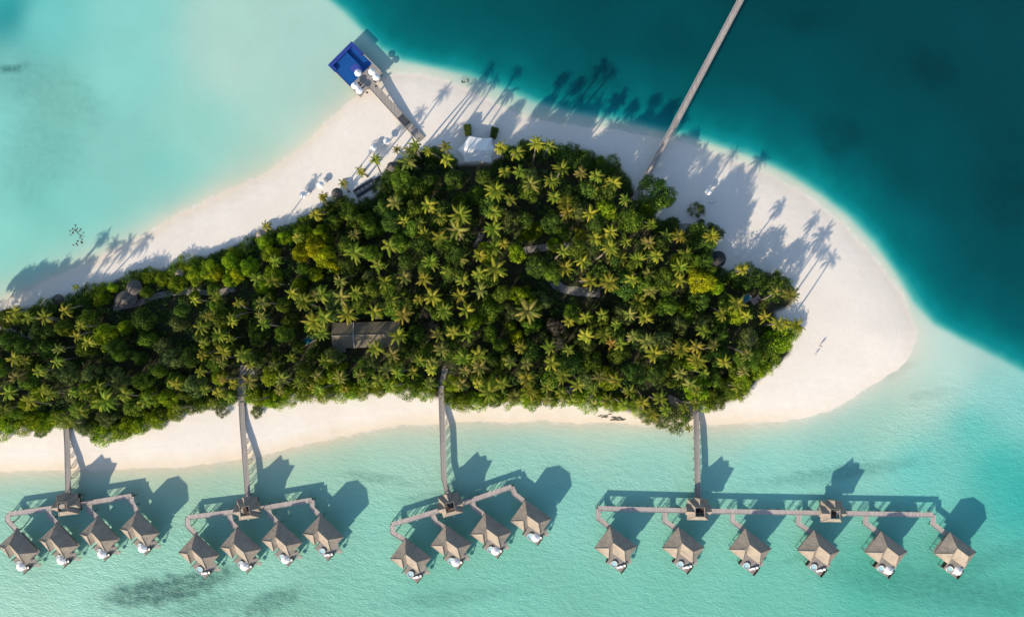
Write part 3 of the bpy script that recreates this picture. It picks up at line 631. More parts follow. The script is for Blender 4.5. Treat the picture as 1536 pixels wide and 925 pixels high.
# shrubs along the forest edge
pts = FOREST; acc = 0.0
for i in range(len(pts)-1):
    a = Vector(pts[i]); b = Vector(pts[i+1]); L = (b-a).length; n = Vector((-(b-a).y, (b-a).x)).normalized()
    q = -acc
    while q+19 < L:
        q += 19
        c = a+(b-a)*(q/L) + n*6
        if not (-60 < c.x < 1210): continue
        if blocked(c.x, c.y, 2) or any((c.x-x)**2+(c.y-y)**2 < (r*.6)**2 for x, y, r in tree_pts): continue
        if any(abs(c.x-jx) < 11 and c.y > 560 for jx in (99, 362, 662, 1044)): continue
        south = c.y > 540 or (c.y > 500 and c.x > 1100)
        if south: cls = random.choice(['lime','lime','mid','lime'])
        elif c.x < 480: cls = random.choice(['lime','mid','mid','dark'])
        else: cls = random.choice(['dark','mid','dark'])
        add_tree(c.x+random.uniform(-3,3), c.y+random.uniform(-3,3), random.uniform(13.5,18.5) if south else random.uniform(11.5,16.5), cls, 'shrub', random.uniform(3.8,5.4) if south else random.uniform(2.8,4.4), None, True)
    acc = (q-L)+0 if q > 0 else acc
    acc = max(0.0, L-q) % 19
# interior trees
cand = 0
while cand < 16000:
    cand += 1
    px, py = random.uniform(-60, 1200), random.uniform(225, 650)
    if poly_sd(FOREST, np.array([px]), np.array([py]))[0] < 14: continue
    r = random.uniform(10.5, 18) if px < 480 else random.uniform(13, 21)
    if blocked(px, py, r*.55): continue
    if any((px-x)**2+(py-y)**2 < (.70*(r+rr))**2 for x, y, rr in tree_pts): continue
    if sum(1 for it in tree_items if it[3] in KIND.values()) > 292: break
    if py > 560: cls = random.choice(['mid','lime','mid','olive'])
    elif px < 480 and py < 450: cls = random.choice(['mid','lime','mid'])
    else: cls = random.choices(['dark','mid','olive','lime'], [5,4,1,.6])[0]
    add_tree(px, py, r, cls, random.choice(['tree','tree','clump','fine' if cls == 'olive' else 'tree']), (random.uniform(5.0, 6.8) if 215 < px < 480 and py < 450 else random.uniform(8.5, 11.5) if px < 215 else random.uniform(10.5, 13.5) if px > 560 and py < 440 else random.uniform(7.0, 10.5)))
label_all(tree_items)

# low undergrowth between the trunks: one mass
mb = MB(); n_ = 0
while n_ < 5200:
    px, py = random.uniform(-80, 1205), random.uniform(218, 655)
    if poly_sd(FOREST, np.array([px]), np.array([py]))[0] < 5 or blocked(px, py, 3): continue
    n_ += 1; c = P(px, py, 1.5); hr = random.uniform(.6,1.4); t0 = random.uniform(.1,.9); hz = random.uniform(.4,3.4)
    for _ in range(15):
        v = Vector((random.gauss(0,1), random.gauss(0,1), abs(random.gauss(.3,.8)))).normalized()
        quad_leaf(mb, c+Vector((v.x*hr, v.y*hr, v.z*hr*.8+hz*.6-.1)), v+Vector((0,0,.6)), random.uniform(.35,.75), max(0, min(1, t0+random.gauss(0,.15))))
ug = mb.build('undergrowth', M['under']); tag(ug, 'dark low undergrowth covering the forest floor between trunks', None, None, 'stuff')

# ------------------------------------------------------------------ paths and clearings on the forest floor
t = NT('path_sand'); p = t.pos(); nz = t.noise(0.8, 5, .65, p)
M['path'] = t.done(t.pbsdf(t.ramp(nz.outputs[0], [(0.3, (0.20, 0.185, 0.165)), (0.7, (0.32, 0.295, 0.26))]).outputs[0], 0.95, 0.1).outputs[0])
def ribbon(name, pts, width, mat, up=0.06):
    pts = chaikin([pts[0]]+pts+[pts[-1]], 2, False); mb = MB(); vs = []
    W3 = [gpoint(x, y, up) for x, y in pts]
    for i, c in enumerate(W3):
        d = (W3[min(i+1, len(W3)-1)]-W3[max(i-1, 0)]); d.z = 0
        if d.length < 1e-6: d = Vector((1,0,0))
        d.normalize(); s_ = Vector((-d.y, d.x, 0))*width*.5*random.uniform(.85,1.15); vs += [c-s_, c+s_]
    mb.add(vs, [(2*i, 2*i+1, 2*i+3, 2*i+2) for i in range(len(W3)-1)]); o = mb.build(name, mat); tag(o, 'pale sand footpath winding through the forest', kind='structure'); return o
PATHS = [([(170,462),(205,456),(240,441),(285,437),(330,440),(352,432)],1.9),([(785,376),(815,371),(850,370),(872,369)],2.2),([(826,416),(840,434),(870,437),(900,440)],2.8),
 ([(662,582),(664,566),(668,552)],1.8),([(363,608),(362,580),(366,556)],2.6),([(712,372),(722,352),(727,345)],1.8),([(1044,616),(1020,602),(1003,596)],4.0),([(845,584),(866,588),(890,596)],2.8),
 ([(0,492),(28,500),(40,515)],2.0),([(58,478),(46,505),(40,515)],2.0),([(954,298),(953,308),(951,318)],1.8),([(1000,345),(1040,340),(1055,350)],3.0),([(360,555),(372,556),(380,553)],3.6),([(598,292),(610,303),(620,306)],1.4)]
for pp, wd in PATHS: ribbon('path', pp, wd, M['path'])

# ------------------------------------------------------------------ boardwalks, jetties, bridge
def strip(mb, pts, wd, th):
    """a plank deck along a 3-D polyline with mitred corners"""
    L = []; Rr = []; n = len(pts)
    for i in range(n):
        d0 = (pts[i]-pts[i-1]) if i > 0 else (pts[1]-pts[0]); d1 = (pts[i+1]-pts[i]) if i < n-1 else d0
        d0 = Vector((d0.x,d0.y,0)).normalized(); d1 = Vector((d1.x,d1.y,0)).normalized()
        s0 = Vector((-d0.y,d0.x,0)); s1 = Vector((-d1.y,d1.x,0)); m = (s0+s1).normalized(); k = 1/max(.5, m.dot(s0))
        L.append(pts[i]+m*wd*.5*k); Rr.append(pts[i]-m*wd*.5*k)
    dz = Vector((0,0,th)); vs = []
    for a, b in zip(L, Rr): vs += [a, b, a-dz, b-dz]
    fs = []
    for i in range(n-1):
        a = 4*i; b = a+4
        fs += [(a,a+1,b+1,b),(a+2,b+2,b+3,a+3),(a,b,b+2,a+2),(a+1,a+3,b+3,b+1)]
    fs += [(0,2,3,1),(4*n-4,4*n-3,4*n-1,4*n-2)]
    mb.add(vs, fs); return L, Rr
def resample(pts, step):
    out = [(pts[0], (pts[1]-pts[0]).normalized())]; carry = 0
    for a, b in zip(pts[:-1], pts[1:]):
        L = (b-a).length; q = step-carry
        while q < L: out.append((a+(b-a)*(q/L), (b-a).normalized())); q += step
        carry = (L-(q-step))
    return out
def lower_z(p): 
    return ground_z(p.x/S+768, -p.y/S+462.5)
def walkway(root, runs, wd, mat, rail=None, step=5.0, name='deck', th=.16, brace=True):
    """runs: list of 3-D polylines; each run a deck child, posts and braces below, edge kerbs"""
    for ri, pts in enumerate(runs):
        mb = MB(); L, Rr = strip(mb, pts, wd, th); dk = mb.build(name if ri == 0 else 'branch_'+name, mat, root)
        kb = MB()
        for side in (L, Rr):
            for a, b in zip(side[:-1], side[1:]):
                kb.bar(a+Vector((0,0,.04)), b+Vector((0,0,.04)), .09, .10)
        kb.build('kerb', rail or M['deck'], root)
        for c, d in resample(pts, step):
            s_ = Vector((-d.y, d.x, 0)).normalized()*wd*.34; zb = lower_z(c)-.25
            if c.z-th-zb < .5: continue
            zb = max(zb, -4.0)
            for sg_ in (-1, 1):
                pb_ = MB(); q = c+s_*sg_; pb_.tube([(q.x,q.y,zb),(q.x,q.y,c.z-th)], .11, 6); pb_.build('post', M['post'], root)
            if brace:
                bb = MB(); lo = max(zb, .15)
                if c.z-th-lo > 1.0:
                    a, b = c+s_, c-s_; bb.bar((a.x,a.y,lo),(b.x,b.y,c.z-th-.1),.08,.08); bb.bar((b.x,b.y,lo),(a.x,a.y,c.z-th-.1),.08,.08); bb.build('cross_brace', M['post'], root)
DZ = 2.62
def V(pts, z=DZ):
    return [P(x, y, z if not isinstance(z, (list, tuple)) else z[i]) for i, (x, y) in enumerate(pts)]

# ------------------------------------------------------------------ overwater villas
def villa_parts(root):
    ez, rz_ = 5.4, 8.3
    # main roof and wing, one thatched roof; local origin at main roof's centre, x along the ridge, y to the back
    def L(u, w_, z): return (u-5.4, 3.25-w_, z)
    top = [L(0,0,ez),L(10.8,0,ez),L(10.8,6.5,ez),L(5.7,6.5,ez),L(5.7,8.7,ez),L(0,8.7,ez),L(2.9,3.1,rz_),L(7.4,3.1,rz_),L(2.9,5.3,rz_-.05)]
    fs = [(0,6,7,1),(1,7,2),(2,7,6,3),(3,6,8,4),(4,8,5),(5,8,6,0)]
    mb = MB(); n = 14
    # subdivide each roof face so the thatch surface is not dead flat
    def sub(face):
        P_ = [Vector(top[i]) for i in face]
        if len(P_) == 3: P_.append(P_[2].copy())
        a, b, c, d = P_; vs = []; rnd = random.Random(hash(face) & 1023)
        for i in range(n+1):
            for j in range(n+1):
                s_, t_ = i/n, j/n; q = (a*(1-s_)+b*s_)*(1-t_)+(d*(1-s_)+c*s_)*t_
                e = 0 if i in (0,n) or j in (0,n) else rnd.uniform(-.045,.045)
                vs.append(q+Vector((0,0,e-.10*math.sin(math.pi*s_)*math.sin(math.pi*t_))))
        mb.add(vs, [(i*(n+1)+j,(i+1)*(n+1)+j,(i+1)*(n+1)+j+1,i*(n+1)+j+1) for i in range(n) for j in range(n)])
    for f in fs: sub(f)
    out = [0,1,2,3,4,5]; th = .32
    for k in range(6):                                        # thick thatched eave
        a, b = Vector(top[out[k]]), Vector(top[out[(k+1) % 6]]); dz = Vector((0,0,-th))
        m_ = 16; vs = []; rnd = random.Random(k)
        for i in range(m_+1):
            q = a+(b-a)*i/m_; vs += [q, q+dz*rnd.uniform(.8,1.25)]
        mb.add(vs, [(2*i,2*i+1,2*i+3,2*i+2) for i in range(m_)])
    mb.add([Vector(top[i])+Vector((0,0,-th*.95)) for i in out], [(0,1,2,3,4,5)])
    roof = mb.build('roof', M['thatch'], root)
    rd = MB(); T = [Vector(v)+Vector((0,0,.05)) for v in top]
    for a, b in ((6,7),(6,8),(6,0),(7,1),(7,2),(8,4),(8,5)): rd.tube([T[a], T[b]], .085, 6)
    rd.build('ridge_cap', M['ridge'], roof)
    # walls under the roof
    fz = 2.75
    wl = MB(); wl.add([L(u,w_,z) for z in (fz, 5.3) for u, w_ in ((1.5,1.9),(9.6,1.9),(9.6,5.3),(4.8,5.3),(4.8,7.6),(1.5,7.6))], [(0,1,7,6),(1,2,8,7),(2,3,9,8),(3,4,10,9),(4,5,11,10),(5,0,6,11),(6,7,8,9,10,11)])
    wall = wl.build('wall', M['wall'], root)
    def face_box(name, mat, u0, u1, w0, w1, z0, z1, par):
        x0, y0, _ = L(u0, w0, 0); x1, y1, _ = L(u1, w1, 0)
        return MB().box(min(x0,x1), max(x0,x1), min(y0,y1), max(y0,y1), z0, z1).build(name, mat, par)
    face_box('window', M['glass'], 5.4, 9.2, 5.27, 5.36, fz+.1, fz+2.3, root)
    face_box('window', M['glass'], 9.57, 9.66, 2.3, 4.8, fz+.5, fz+2.2, root)
    face_box('door', M['wood_dark'], 1.8, 2.8, 1.84, 1.93, fz+.03, fz+2.2, root)
    # terrace deck in three steps: under the house, terrace, swim platform
    dk = MB(); dk.box(*[L(1.2,0,0)[0], L(10.6,0,0)[0]], L(0,8.3,0)[1], L(0,1.5,0)[1], 2.55, 2.75)
    dk.build('house_deck', M['deck_grey'], root)
    td = MB(); td.box(L(6.4,0,0)[0], L(12.6,0,0)[0], L(0,10.7,0)[1], L(0,8.304,0)[1], 2.5, 2.70); td.box(L(10.604,0,0)[0], L(12.6,0,0)[0], L(0,8.296,0)[1], L(0,4.6,0)[1], 2.5, 2.70)
    td.build('terrace', M['deck_grey'], root)
    sw = MB(); sw.box(L(13.0,0,0)[0], L(14.1,0,0)[0], L(0,6.9,0)[1], L(0,5.7,0)[1], .9, 1.02); 
    for k in range(4): sw.box(L(12.70+.26*k,0,0)[0], L(12.94+.26*k,0,0)[0], L(0,6.9,0)[1], L(0,5.7,0)[1], 2.35-.32*k, 2.42-.32*k)
    sw.build('swim_steps', M['deck'], root)
    # low dark screens either side of the terrace
    sc = MB(); sc.box(L(12.56,0,0)[0], L(12.68,0,0)[0], L(0,10.7,0)[1], L(0,7.4,0)[1], 2.72, 3.75); sc.build('screen', M['wood_dark'], root)
    sc = MB(); sc.box(L(6.3,0,0)[0], L(6.42,0,0)[0], L(0,10.6,0)[1], L(0,8.4,0)[1], 2.5, 4.0); sc.build('screen', M['wood_dark'], root)
    # tub
    tx, ty, _ = L(9.0, 9.6, 0)
    tb = MB().lathe([(1.12,2.45),(1.12,3.12),(.92,3.12),(.92,2.9)], 22, (tx,ty,0)); tub = tb.build('plunge_tub', M['tub_rim'], root)
    MB().lathe([(.93,2.98),(.45,2.985),(0.001,2.985)], 22, (tx,ty,0)).build('tub_water', M['tub_water'], tub)
    for u in (1.6, 4.2, 7.0, 9.8, 12.3):
        for w_ in (3.3, 5.6, 8.0, 10.4):
            if (w_ == 10.4 and u < 6) or (u > 12 and w_ < 4): continue
            x, y, _ = L(u, w_, 0); MB().tube([(x,y,-1.6),(x,y,2.52)], .11, 6).build('post', M['post'], root)
vproto = None
def copy_tree(o, parent=None):
    c = o.copy(); COL.objects.link(c)
    if parent is not None: c.parent = parent
    for ch_ in KIDS.get(o.name, []): copy_tree(ch_, c)
    return c
KIDS = {}
def index_kids(o):
    KIDS[o.name] = list(o.children)
    for ch_ in o.children: index_kids(ch_)

def parasol_proto():
    r = empty('parasol', (0,0,0)); mb = MB(); n = 8
    prof = [(0.02,2.62),(.6,2.45),(1.2,2.25),(1.75,2.02),(1.78,1.90)]
    mb.lathe(prof, n); mb.lathe([(1.70,2.0),(1.1,2.2),(.02,2.5)], n); mb.build('canopy', M['white'], r)
    MB().tube([(0,0,.06),(0,0,2.72)], .035, 6).build('pole', M['wood_dark'], r)
    MB().lathe([(.001,.06),(.34,.06),(.34,0.0)], 14).build('base', M['tub_rim'], r); return r
def lounger_proto():
    r = empty('sun_lounger', (0,0,0))
    fr = MB(); fr.box(-.95,.95,-.34,.34,.24,.30)
    fr.build('frame', M['wood_dark'], r)
    for sx in (-.8,.8):
        for sy in (-.28,.28): MB().box(sx-.03,sx+.03,sy-.03,sy+.03,0,.24).build('leg', M['wood_dark'], r)
    ma = MB(); ma.add([(-.94,-.33,.305),(.35,-.33,.305),(.35,.33,.305),(-.94,.33,.305),(-.94,-.33,.41),(.33,-.33,.41),(.33,.33,.41),(-.94,.33,.41)], [(0,3,2,1),(4,5,6,7),(0,1,5,4),(1,2,6,5),(2,3,7,6),(3,0,4,7)])
    ma.build('mattress', M['white'], r)
    bk = MB(); bk.bar((.36,0,.38),(.98,0,.72),.66,.10); bk.build('backrest', M['white'], r); return r

def villa_world(root, u, w_, z):
    m = Matrix.Translation(root.location) @ Matrix.Rotation(root.rotation_euler.z, 4, 'Z') @ Matrix.Diagonal((root.scale.x, root.scale.y, 1, 1))
    return m @ Vector((u-5.4, 3.25-w_, z))
GROUPS = [
 ('first', 'westernmost', [(25.4,793,47.5,1),(85.5,783.8,46.8,1),(146.4,774.9,46.5,1),(205.7,766.4,44.6,1)]),
 ('second', 'second', [(293.5,799.4,42.5,0),(355.2,791,41.0,1),(417.5,781,41.5,1),(480.5,771.7,43.5,0)]),
 ('third', 'third', [(608.5,806.6,37.5,0),(668.4,786.6,36.0,1),(727.9,769.3,35.6,1),(787.7,749.5,35.0,1)]),
 ('straight', 'straight', [(915.2,789.2,36.0,0),(1017.7,789.8,38.0,0),(1117.9,791.8,37.7,0),(1221.0,794,38.8,0),(1321.8,796,37.6,1),(1425,797.5,36.6,1)])]
ORDW = ['first','second','third','fourth','fifth','last']
par0 = lounge0 = None
def put(proto_holder, maker, name):
    pass
PROTO = {}
def place(kind, loc, rz, label, cat, group):
    if kind not in PROTO:
        o = {'parasol': parasol_proto, 'lounger': lounger_proto}[kind](); PROTO[kind] = o; index_kids(o)
    elif 'used' not in PROTO.get(kind+'_u', ''):
        o = PROTO[kind]
    else: o = copy_tree(PROTO[kind])
    if PROTO.get(kind+'_u') is None: PROTO[kind+'_u'] = 'used'
    o.location = loc; o.rotation_euler = (0, 0, rz); tag(o, label, cat, group); return o
NUMS = {'first':'westernmost slanting boardwalk','second':'second slanting boardwalk','third':'third slanting boardwalk','straight':'long straight boardwalk'}
for gname, gdesc, lst in GROUPS:
    for i, (nx, ny, ang, par) in enumerate(lst):
        N = P(nx, ny, 5.4); rz = -R(ang)
        vs_ = {'first': .925, 'second': .955, 'third': .955, 'straight': .985}[gname]*random.uniform(.99, 1.01); off = Matrix.Rotation(rz, 3, 'Z') @ Vector((5.4, -3.25, 0))*vs_; loc = (N.x+off.x, N.y+off.y, 0)
        last = i == len(lst)-1
        pos = ORDW[i] if not last else 'last'
        desc = f"{pos} villa on the {NUMS[gname]}"
        if vproto is None:
            vproto = empty('overwater_villa', loc, rz); villa_parts(vproto); index_kids(vproto); root = vproto
        else: root = copy_tree(vproto)
        root.location = loc; root.rotation_euler = (0, 0, rz); root.scale = (vs_, vs_, 1)
        tag(root, f"thatched {desc}, counting from the west, {'parasol open' if par else 'no parasol'} on terrace", 'villa', 'thatched overwater villas')
        for k, (u, w_) in enumerate(((11.0,9.4),(11.6,8.5))):
            q = villa_world(root, u, w_, 2.703)
            place('lounger', q, rz+R(52), f"white sun lounger {'near the tub' if k == 0 else 'near the swim steps'} at the {desc}", 'sun lounger', 'sun loungers on villa terraces')
        if par:
            q = villa_world(root, 10.3, 8.5, 2.703)
            place('parasol', q, rz+.3, f"white parasol shading the terrace of the {desc}", 'parasol', 'white parasols on villa terraces').scale = (.84, .84, .95)

# ------------------------------------------------------------------ arrival pavilions
def pavilion_parts(r):
    ez, tz, ho, hi = 5.0, 7.7, 3.35, 1.45
    def quad_sub(mb, a, b, c, d, n=10, amp=.04):
        a, b, c, d = map(Vector, (a,b,c,d)); vs = []
        for i in range(n+1):
            for j in range(n+1):
                s_, t_ = i/n, j/n; q = (a*(1-s_)+b*s_)*(1-t_)+(d*(1-s_)+c*s_)*t_
                vs.append(q+Vector((0,0,0 if i in (0,n) or j in (0,n) else random.uniform(-amp,amp))))
        mb.add(vs, [(i*(n+1)+j,(i+1)*(n+1)+j,(i+1)*(n+1)+j+1,i*(n+1)+j+1) for i in range(n) for j in range(n)])
    mb = MB()
    for k in range(4):
        m = Matrix.Rotation(k*math.pi/2, 3, 'Z')
        A = [m @ Vector(v) for v in ((-ho,-ho,ez),(ho,-ho,ez),(hi,-hi,tz),(-hi,-hi,tz))]
        quad_sub(mb, *A)
        mb.add([A[0], A[1], A[1]-Vector((0,0,.3)), A[0]-Vector((0,0,.3))], [(0,3,2,1)])
        B = [m @ Vector(v) for v in ((-hi,-hi,tz),(hi,-hi,tz),(hi,-hi,tz-.5),(-hi,-hi,tz-.5))]; mb.add(B, [(0,1,2,3)])
        C = [m @ Vector(v) for v in ((-ho,-ho,ez-.3),(ho,-ho,ez-.3),(hi,-hi,tz-.5),(-hi,-hi,tz-.5))]; mb.add(C, [(0,3,2,1)])
    roof = mb.build('roof', M['thatch'], r)
    for k in (1, 2, 3):                                       # gabled dormers over the three walkways
        m = Matrix.Rotation(k*math.pi/2, 3, 'Z'); g = MB()
        a = [m @ Vector(v) for v in ((0,-hi-.05,7.75),(0,-ho-.75,7.4),(-1.75,-ho-.55,ez-.1),(-1.5,-hi,ez+.7),(1.75,-ho-.55,ez-.1),(1.5,-hi,ez+.7))]
        g.add(a, [(0,3,2,1),(0,1,4,5),(1,2,4)]); g.build('gable', M['thatch'], roof)
    for k in range(4):                                        # horned ridge ends
        m = Matrix.Rotation(k*math.pi/2+math.pi/4, 3, 'Z')
        MB().tube([m @ Vector((0,-hi*1.414,tz)), m @ Vector((0,-ho*1.414,ez+.05))], .12, 6).build('ridge_cap', M['ridge'], roof)
    MB().box(-hi-.12,hi+.12,-hi-.12,-hi+.02,tz-.15,tz+.2).box(-hi-.12,hi+.12,hi-.02,hi+.12,tz-.15,tz+.2).box(-hi-.12,-hi+.02,-hi+.025,hi-.025,tz-.15,tz+.2).box(hi-.02,hi+.12,-hi+.025,hi-.025,tz-.15,tz+.2).build('opening_frame', M['ridge'], roof)
    MB().box(-2.7,2.7,-2.7,2.7,2.4,2.66).build('floor', M['wood_dark'], r)  # dark timber puts the shade under the roof into the floor colour
    MB().lathe([(1.55,2.66),(1.55,2.95),(1.4,2.95),(1.4,2.78),(.001,2.78)], 20).build('shade_disc', M['navy'], r)  # navy disc added so the roof opening looks down into shade
    MB().lathe([(.10,2.76),(.12,3.3),(.22,3.36),(.001,3.4)], 10).build('lantern', M['rail'], r)
    for sx in (-2.5, 2.5):
        for sy in (-2.5, 2.5):
            MB().tube([(sx,sy,2.66),(sx,sy,ez+.3)], .13, 8).build('column', M['wood_dark'], r)
            MB().tube([(sx*.7,sy*.7,-1.6),(sx*.7,sy*.7,2.4)], .14, 6).build('post', M['post'], r)
pp = None
for px, py, ang, lb in [(98.5,758,7,'thatched pavilion at the head of the first jetty'),(370,764,7.5,'thatched pavilion at the head of the second jetty'),(675.5,758.5,15,'thatched pavilion at the head of the third jetty'),
                        (1048,765.5,-.7,'thatched pavilion at the head of the fourth jetty'),(1249.5,768.5,-.7,'thatched pavilion midway along the straight boardwalk, no jetty')]:
    c = P(px, py, 6.2)
    if pp is None: pp = empty('pavilion', (c.x,c.y,0), R(ang)); pavilion_parts(pp); index_kids(pp); o = pp
    else: o = copy_tree(pp)
    o.location = (c.x, c.y, 0); o.rotation_euler = (0,0,R(ang)); tag(o, lb, 'pavilion', 'open-topped arrival pavilions')

# ------------------------------------------------------------------ the boardwalks
BW = [
 ('zigzag boardwalk serving the four westernmost villas', [[(12.7,771),(83,761),(98.5,758.5),(134,753.7),(197.2,743.5)],[(12.7,771),(11,780),(26,796)],[(72.8,764.0),(74,772),(88,787)],[(134.4,754.5),(134,765),(148,778)],[(197.2,744.5),(197.4,753),(207,769)]]),
 ('zigzag boardwalk serving the second cluster of four villas', [[(281.5,775.7),(345,768),(370.5,764.5),(402,760.4),(467.7,749.5)],[(281.5,776),(281.5,788),(295,802)],[(343.8,769.5),(347,783),(358,794)],[(402,761),(405,772),(419,786)],[(467.7,750),(468.6,762),(482,775)]]),
 ('zigzag boardwalk serving the third cluster of four villas', [[(587.8,786.6),(650,768),(675.5,760),(708.8,749.5),(767.6,729.5)],[(587.8,787),(589.5,799),(610,811)],[(648.3,770),(653.5,782),(670,793)],[(708.8,750.5),(710,760),(729,774)],[(767.6,730),(772,740.5),(789,754)]]),
 ('long straight boardwalk serving six villas', [[(897.3,762),(1048,766),(1250,769.2),(1400,771.7)],[(897.3,763),(897.3,777),(916,791.5)],[(997,765.5),(997,781),(1018,795)],[(1098.5,767.5),(1098.5,780.5),(1118,796)],[(1197.8,769.2),(1197.8,785),(1221,801)],[(1298.3,771),(1298.9,785),(1321,801)],[(1400,772),(1400,786),(1424,804)]])]
for lb, runs in BW:
    main = V(runs[0]); c = main[len(main)//2]
    root = empty('boardwalk', (c.x, c.y, 0), 0, lb, 'boardwalk', 'boardwalks between villas')
    rr = [[q-Vector((c.x,c.y,0)) for q in V(x, DZ if i == 0 else DZ-.012)] for i, x in enumerate(runs)]
    # posts need world depth, so build with an offset-aware helper
    _lz = lower_z
    lower_z = (lambda cc: (lambda q: _lz(q+cc)))(Vector((c.x,c.y,0)))
    walkway(root, rr, 1.55, M['deck'], M['deck'], 3.3)
    lower_z = _lz
JT = [('first jetty, from the western sand to its pavilion', [(99,640),(100.8,668),(101.3,700),(102,722),(102.3,738),(99.5,752)], [1.5,1.9,2.5,2.6,2.62,2.62], 1.75),
      ('second jetty, bending slightly from sand to its pavilion', [(362,603),(363.5,635),(366.5,673),(370,720),(371.5,745),(370.5,757)], [1.5,1.75,2.3,2.6,2.62,2.62], 1.75),
      ('third jetty, straight then bent towards its pavilion', [(661.8,578),(662.5,610),(664.2,664),(665.6,715),(671.5,740),(674.5,752)], [1.5,1.75,2.5,2.6,2.62,2.62], 1.75),
      ('fourth jetty, reaching from the overhanging tree to pavilion', [(1044,612),(1044.7,650),(1045.6,700),(1046.3,735),(1047.5,757)], [1.5,2.2,2.6,2.62,2.62], 1.75)]
for lb, pts_, zs, wd in JT:
    pl = V(pts_, zs); c = pl[0]; root = empty('jetty', (c.x, c.y, 0), 0, lb, 'jetty', 'jetties from the southern beach')
    off = Vector((c.x,c.y,0)); _lz = lower_z; lower_z = (lambda cc: (lambda q: _lz(q+cc)))(off)
    walkway(root, [[q-off for q in pl]], wd, M['deck_grey'], M['deck'], 3.4)
    lower_z = _lz
# long bridge to the next island
pl = V([(951,300),(962,280),(990,227),(1020,171),(1110,1),(1216,-200),(1330,-416)], [1.5,1.9,2.6,2.8,2.8,2.8,2.8]); c = pl[0]; off = Vector((c.x,c.y,0))
root = empty('footbridge', (c.x,c.y,0), 0, 'long timber footbridge running out over dark deep water', 'bridge')
_lz = lower_z; lower_z = (lambda cc: (lambda q: _lz(q+cc)))(off)
loc = [q-off for q in pl]; walkway(root, [loc], 1.5, M['bridge_deck'], M['rail'], 8.0, 'deck', .25, False); lower_z = _lz
for sg_ in (-1, 1):
    mb = MB()
    sh = []
    for i, q in enumerate(loc):
        d = (loc[min(i+1,len(loc)-1)]-loc[max(i-1,0)]); d = Vector((d.x,d.y,0)).normalized(); sh.append(q+Vector((-d.y,d.x,0))*sg_*.93)
    for a, b in zip(sh[:-1], sh[1:]):
        for hz in (1.0, .55): mb.bar(a+Vector((0,0,hz)), b+Vector((0,0,hz)), .17 if hz == 1.0 else .06, .07)
    for q, d in resample(sh, 2.2): mb.bar(q-Vector((0,0,.2)), q+Vector((0,0,1.0)), .08, .08)
    mb.build('railing', M['rail'], root)

# ------------------------------------------------------------------ blue overwater deck with its beach walk
zt = 2.6; T0 = P(530.1,66.8,zt+.7); L0 = P(492.7,98.9,zt+.7); B0 = P(538.4,144.7,zt)
c0 = T0.copy(); qv = (B0-P(492.7,98.9,zt)); qv.z = 0; qlen = qv.length; qv.normalize(); pv = Vector((-qv.y, qv.x, 0))
if pv.dot(L0-T0) < 0: pv = -pv
# local frame: x along q (towards the beach), y along -p so the frame is right-handed
ang = math.atan2(qv.y, qv.x); wid = 10.9
org = P(492.7,98.9,zt); root = empty('blue_deck', (org.x, org.y, 0), ang, 'square overwater deck with blue floor and violet-blue rim', 'deck')
# y axis of the local frame (left of q) points away from the beach's west: find sign
yl = Matrix.Rotation(ang, 3, 'Z') @ Vector((0,1,0)); sgn_y = 1 if yl.dot(T0-L0) > 0 else -1
def Y(v): return v*sgn_y
def bx(mb, x0, x1, y0, y1, z0, z1): return mb.box(x0, x1, min(Y(y0),Y(y1)), max(Y(y0),Y(y1)), z0, z1)
Lq = qlen; blue = 9.6
bx(MB(), .0, Lq, 0, wid, 2.2, 2.42).build('platform', M['deck_grey'], root)
rim = MB(); bx(rim, -.0, 1.25, 0, wid, 2.42, 3.35); bx(rim, 1.253, 3.0, 0, 1.1, 2.42, 3.35); bx(rim, 1.253, 5.4, wid-1.1, wid, 2.42, 3.35); rim.build('rim', M['blue_rim'], root)
for y0, y1 in ((1.15,4.0),(4.03,6.9),(7.3,wid-1.12)):
    bx(MB(), 1.26, blue, y0, y1, 2.42, 2.52).build('floor_panel', M['blue_floor'], root)
bx(MB(), 3.0, blue, .3, 1.1, 2.42, 2.50).build('floor_panel', M['blue_floor'], root)
bx(MB(), 5.5, blue, wid-1.1, wid-.3, 2.42, 2.50).build('floor_panel', M['blue_floor'], root)
bx(MB(), 1.26, blue, 6.93, 7.27, 2.42, 3.3).build('partition', M['blue_floor'], root)
bx(MB(), 5.6, 8.7, 4.3, 6.8, 2.53, 2.95).build('day_bed', M['blue_pad'], root)
ed = MB(); bx(ed, 3.0, Lq, .0, .22, 2.42, 2.62); bx(ed, 5.5, Lq, wid-.22, wid, 2.42, 2.62); ed.build('kerb', M['rail'], root)
wd_ = MB(); bx(wd_, blue+.02, Lq, .25, wid-.25, 2.42, 2.60); wd_.build('timber_floor', M['deck_grey'], root)
for x in (.5, 5.0, 9.5, Lq-.5):
    for y in (.5, 4, 7.5, wid-.5):
        MB().tube([(x,Y(y),-2.2),(x,Y(y),2.2)], .16, 6).build('post', M['post'], root)
for i, (px, py, lb) in enumerate([(536.5,108.7,'white parasol alone beside the blue day bed'),(557.4,106.7,'white parasol at the outer eastern edge of blue deck'),(563.7,115,'white parasol at the eastern corner of blue deck, nearer the beach'),
                                  (531.6,128,'white parasol at western edge of blue deck, beside blue floor'),(538.4,135,'white parasol at the western corner of blue deck, nearer the beach')]):
    q = P(px, py, 4.9); o = place('parasol', (q.x, q.y, 2.605), .4*i, lb, 'parasol', 'white parasols on the blue deck'); o.scale = (.68, .68, .92)
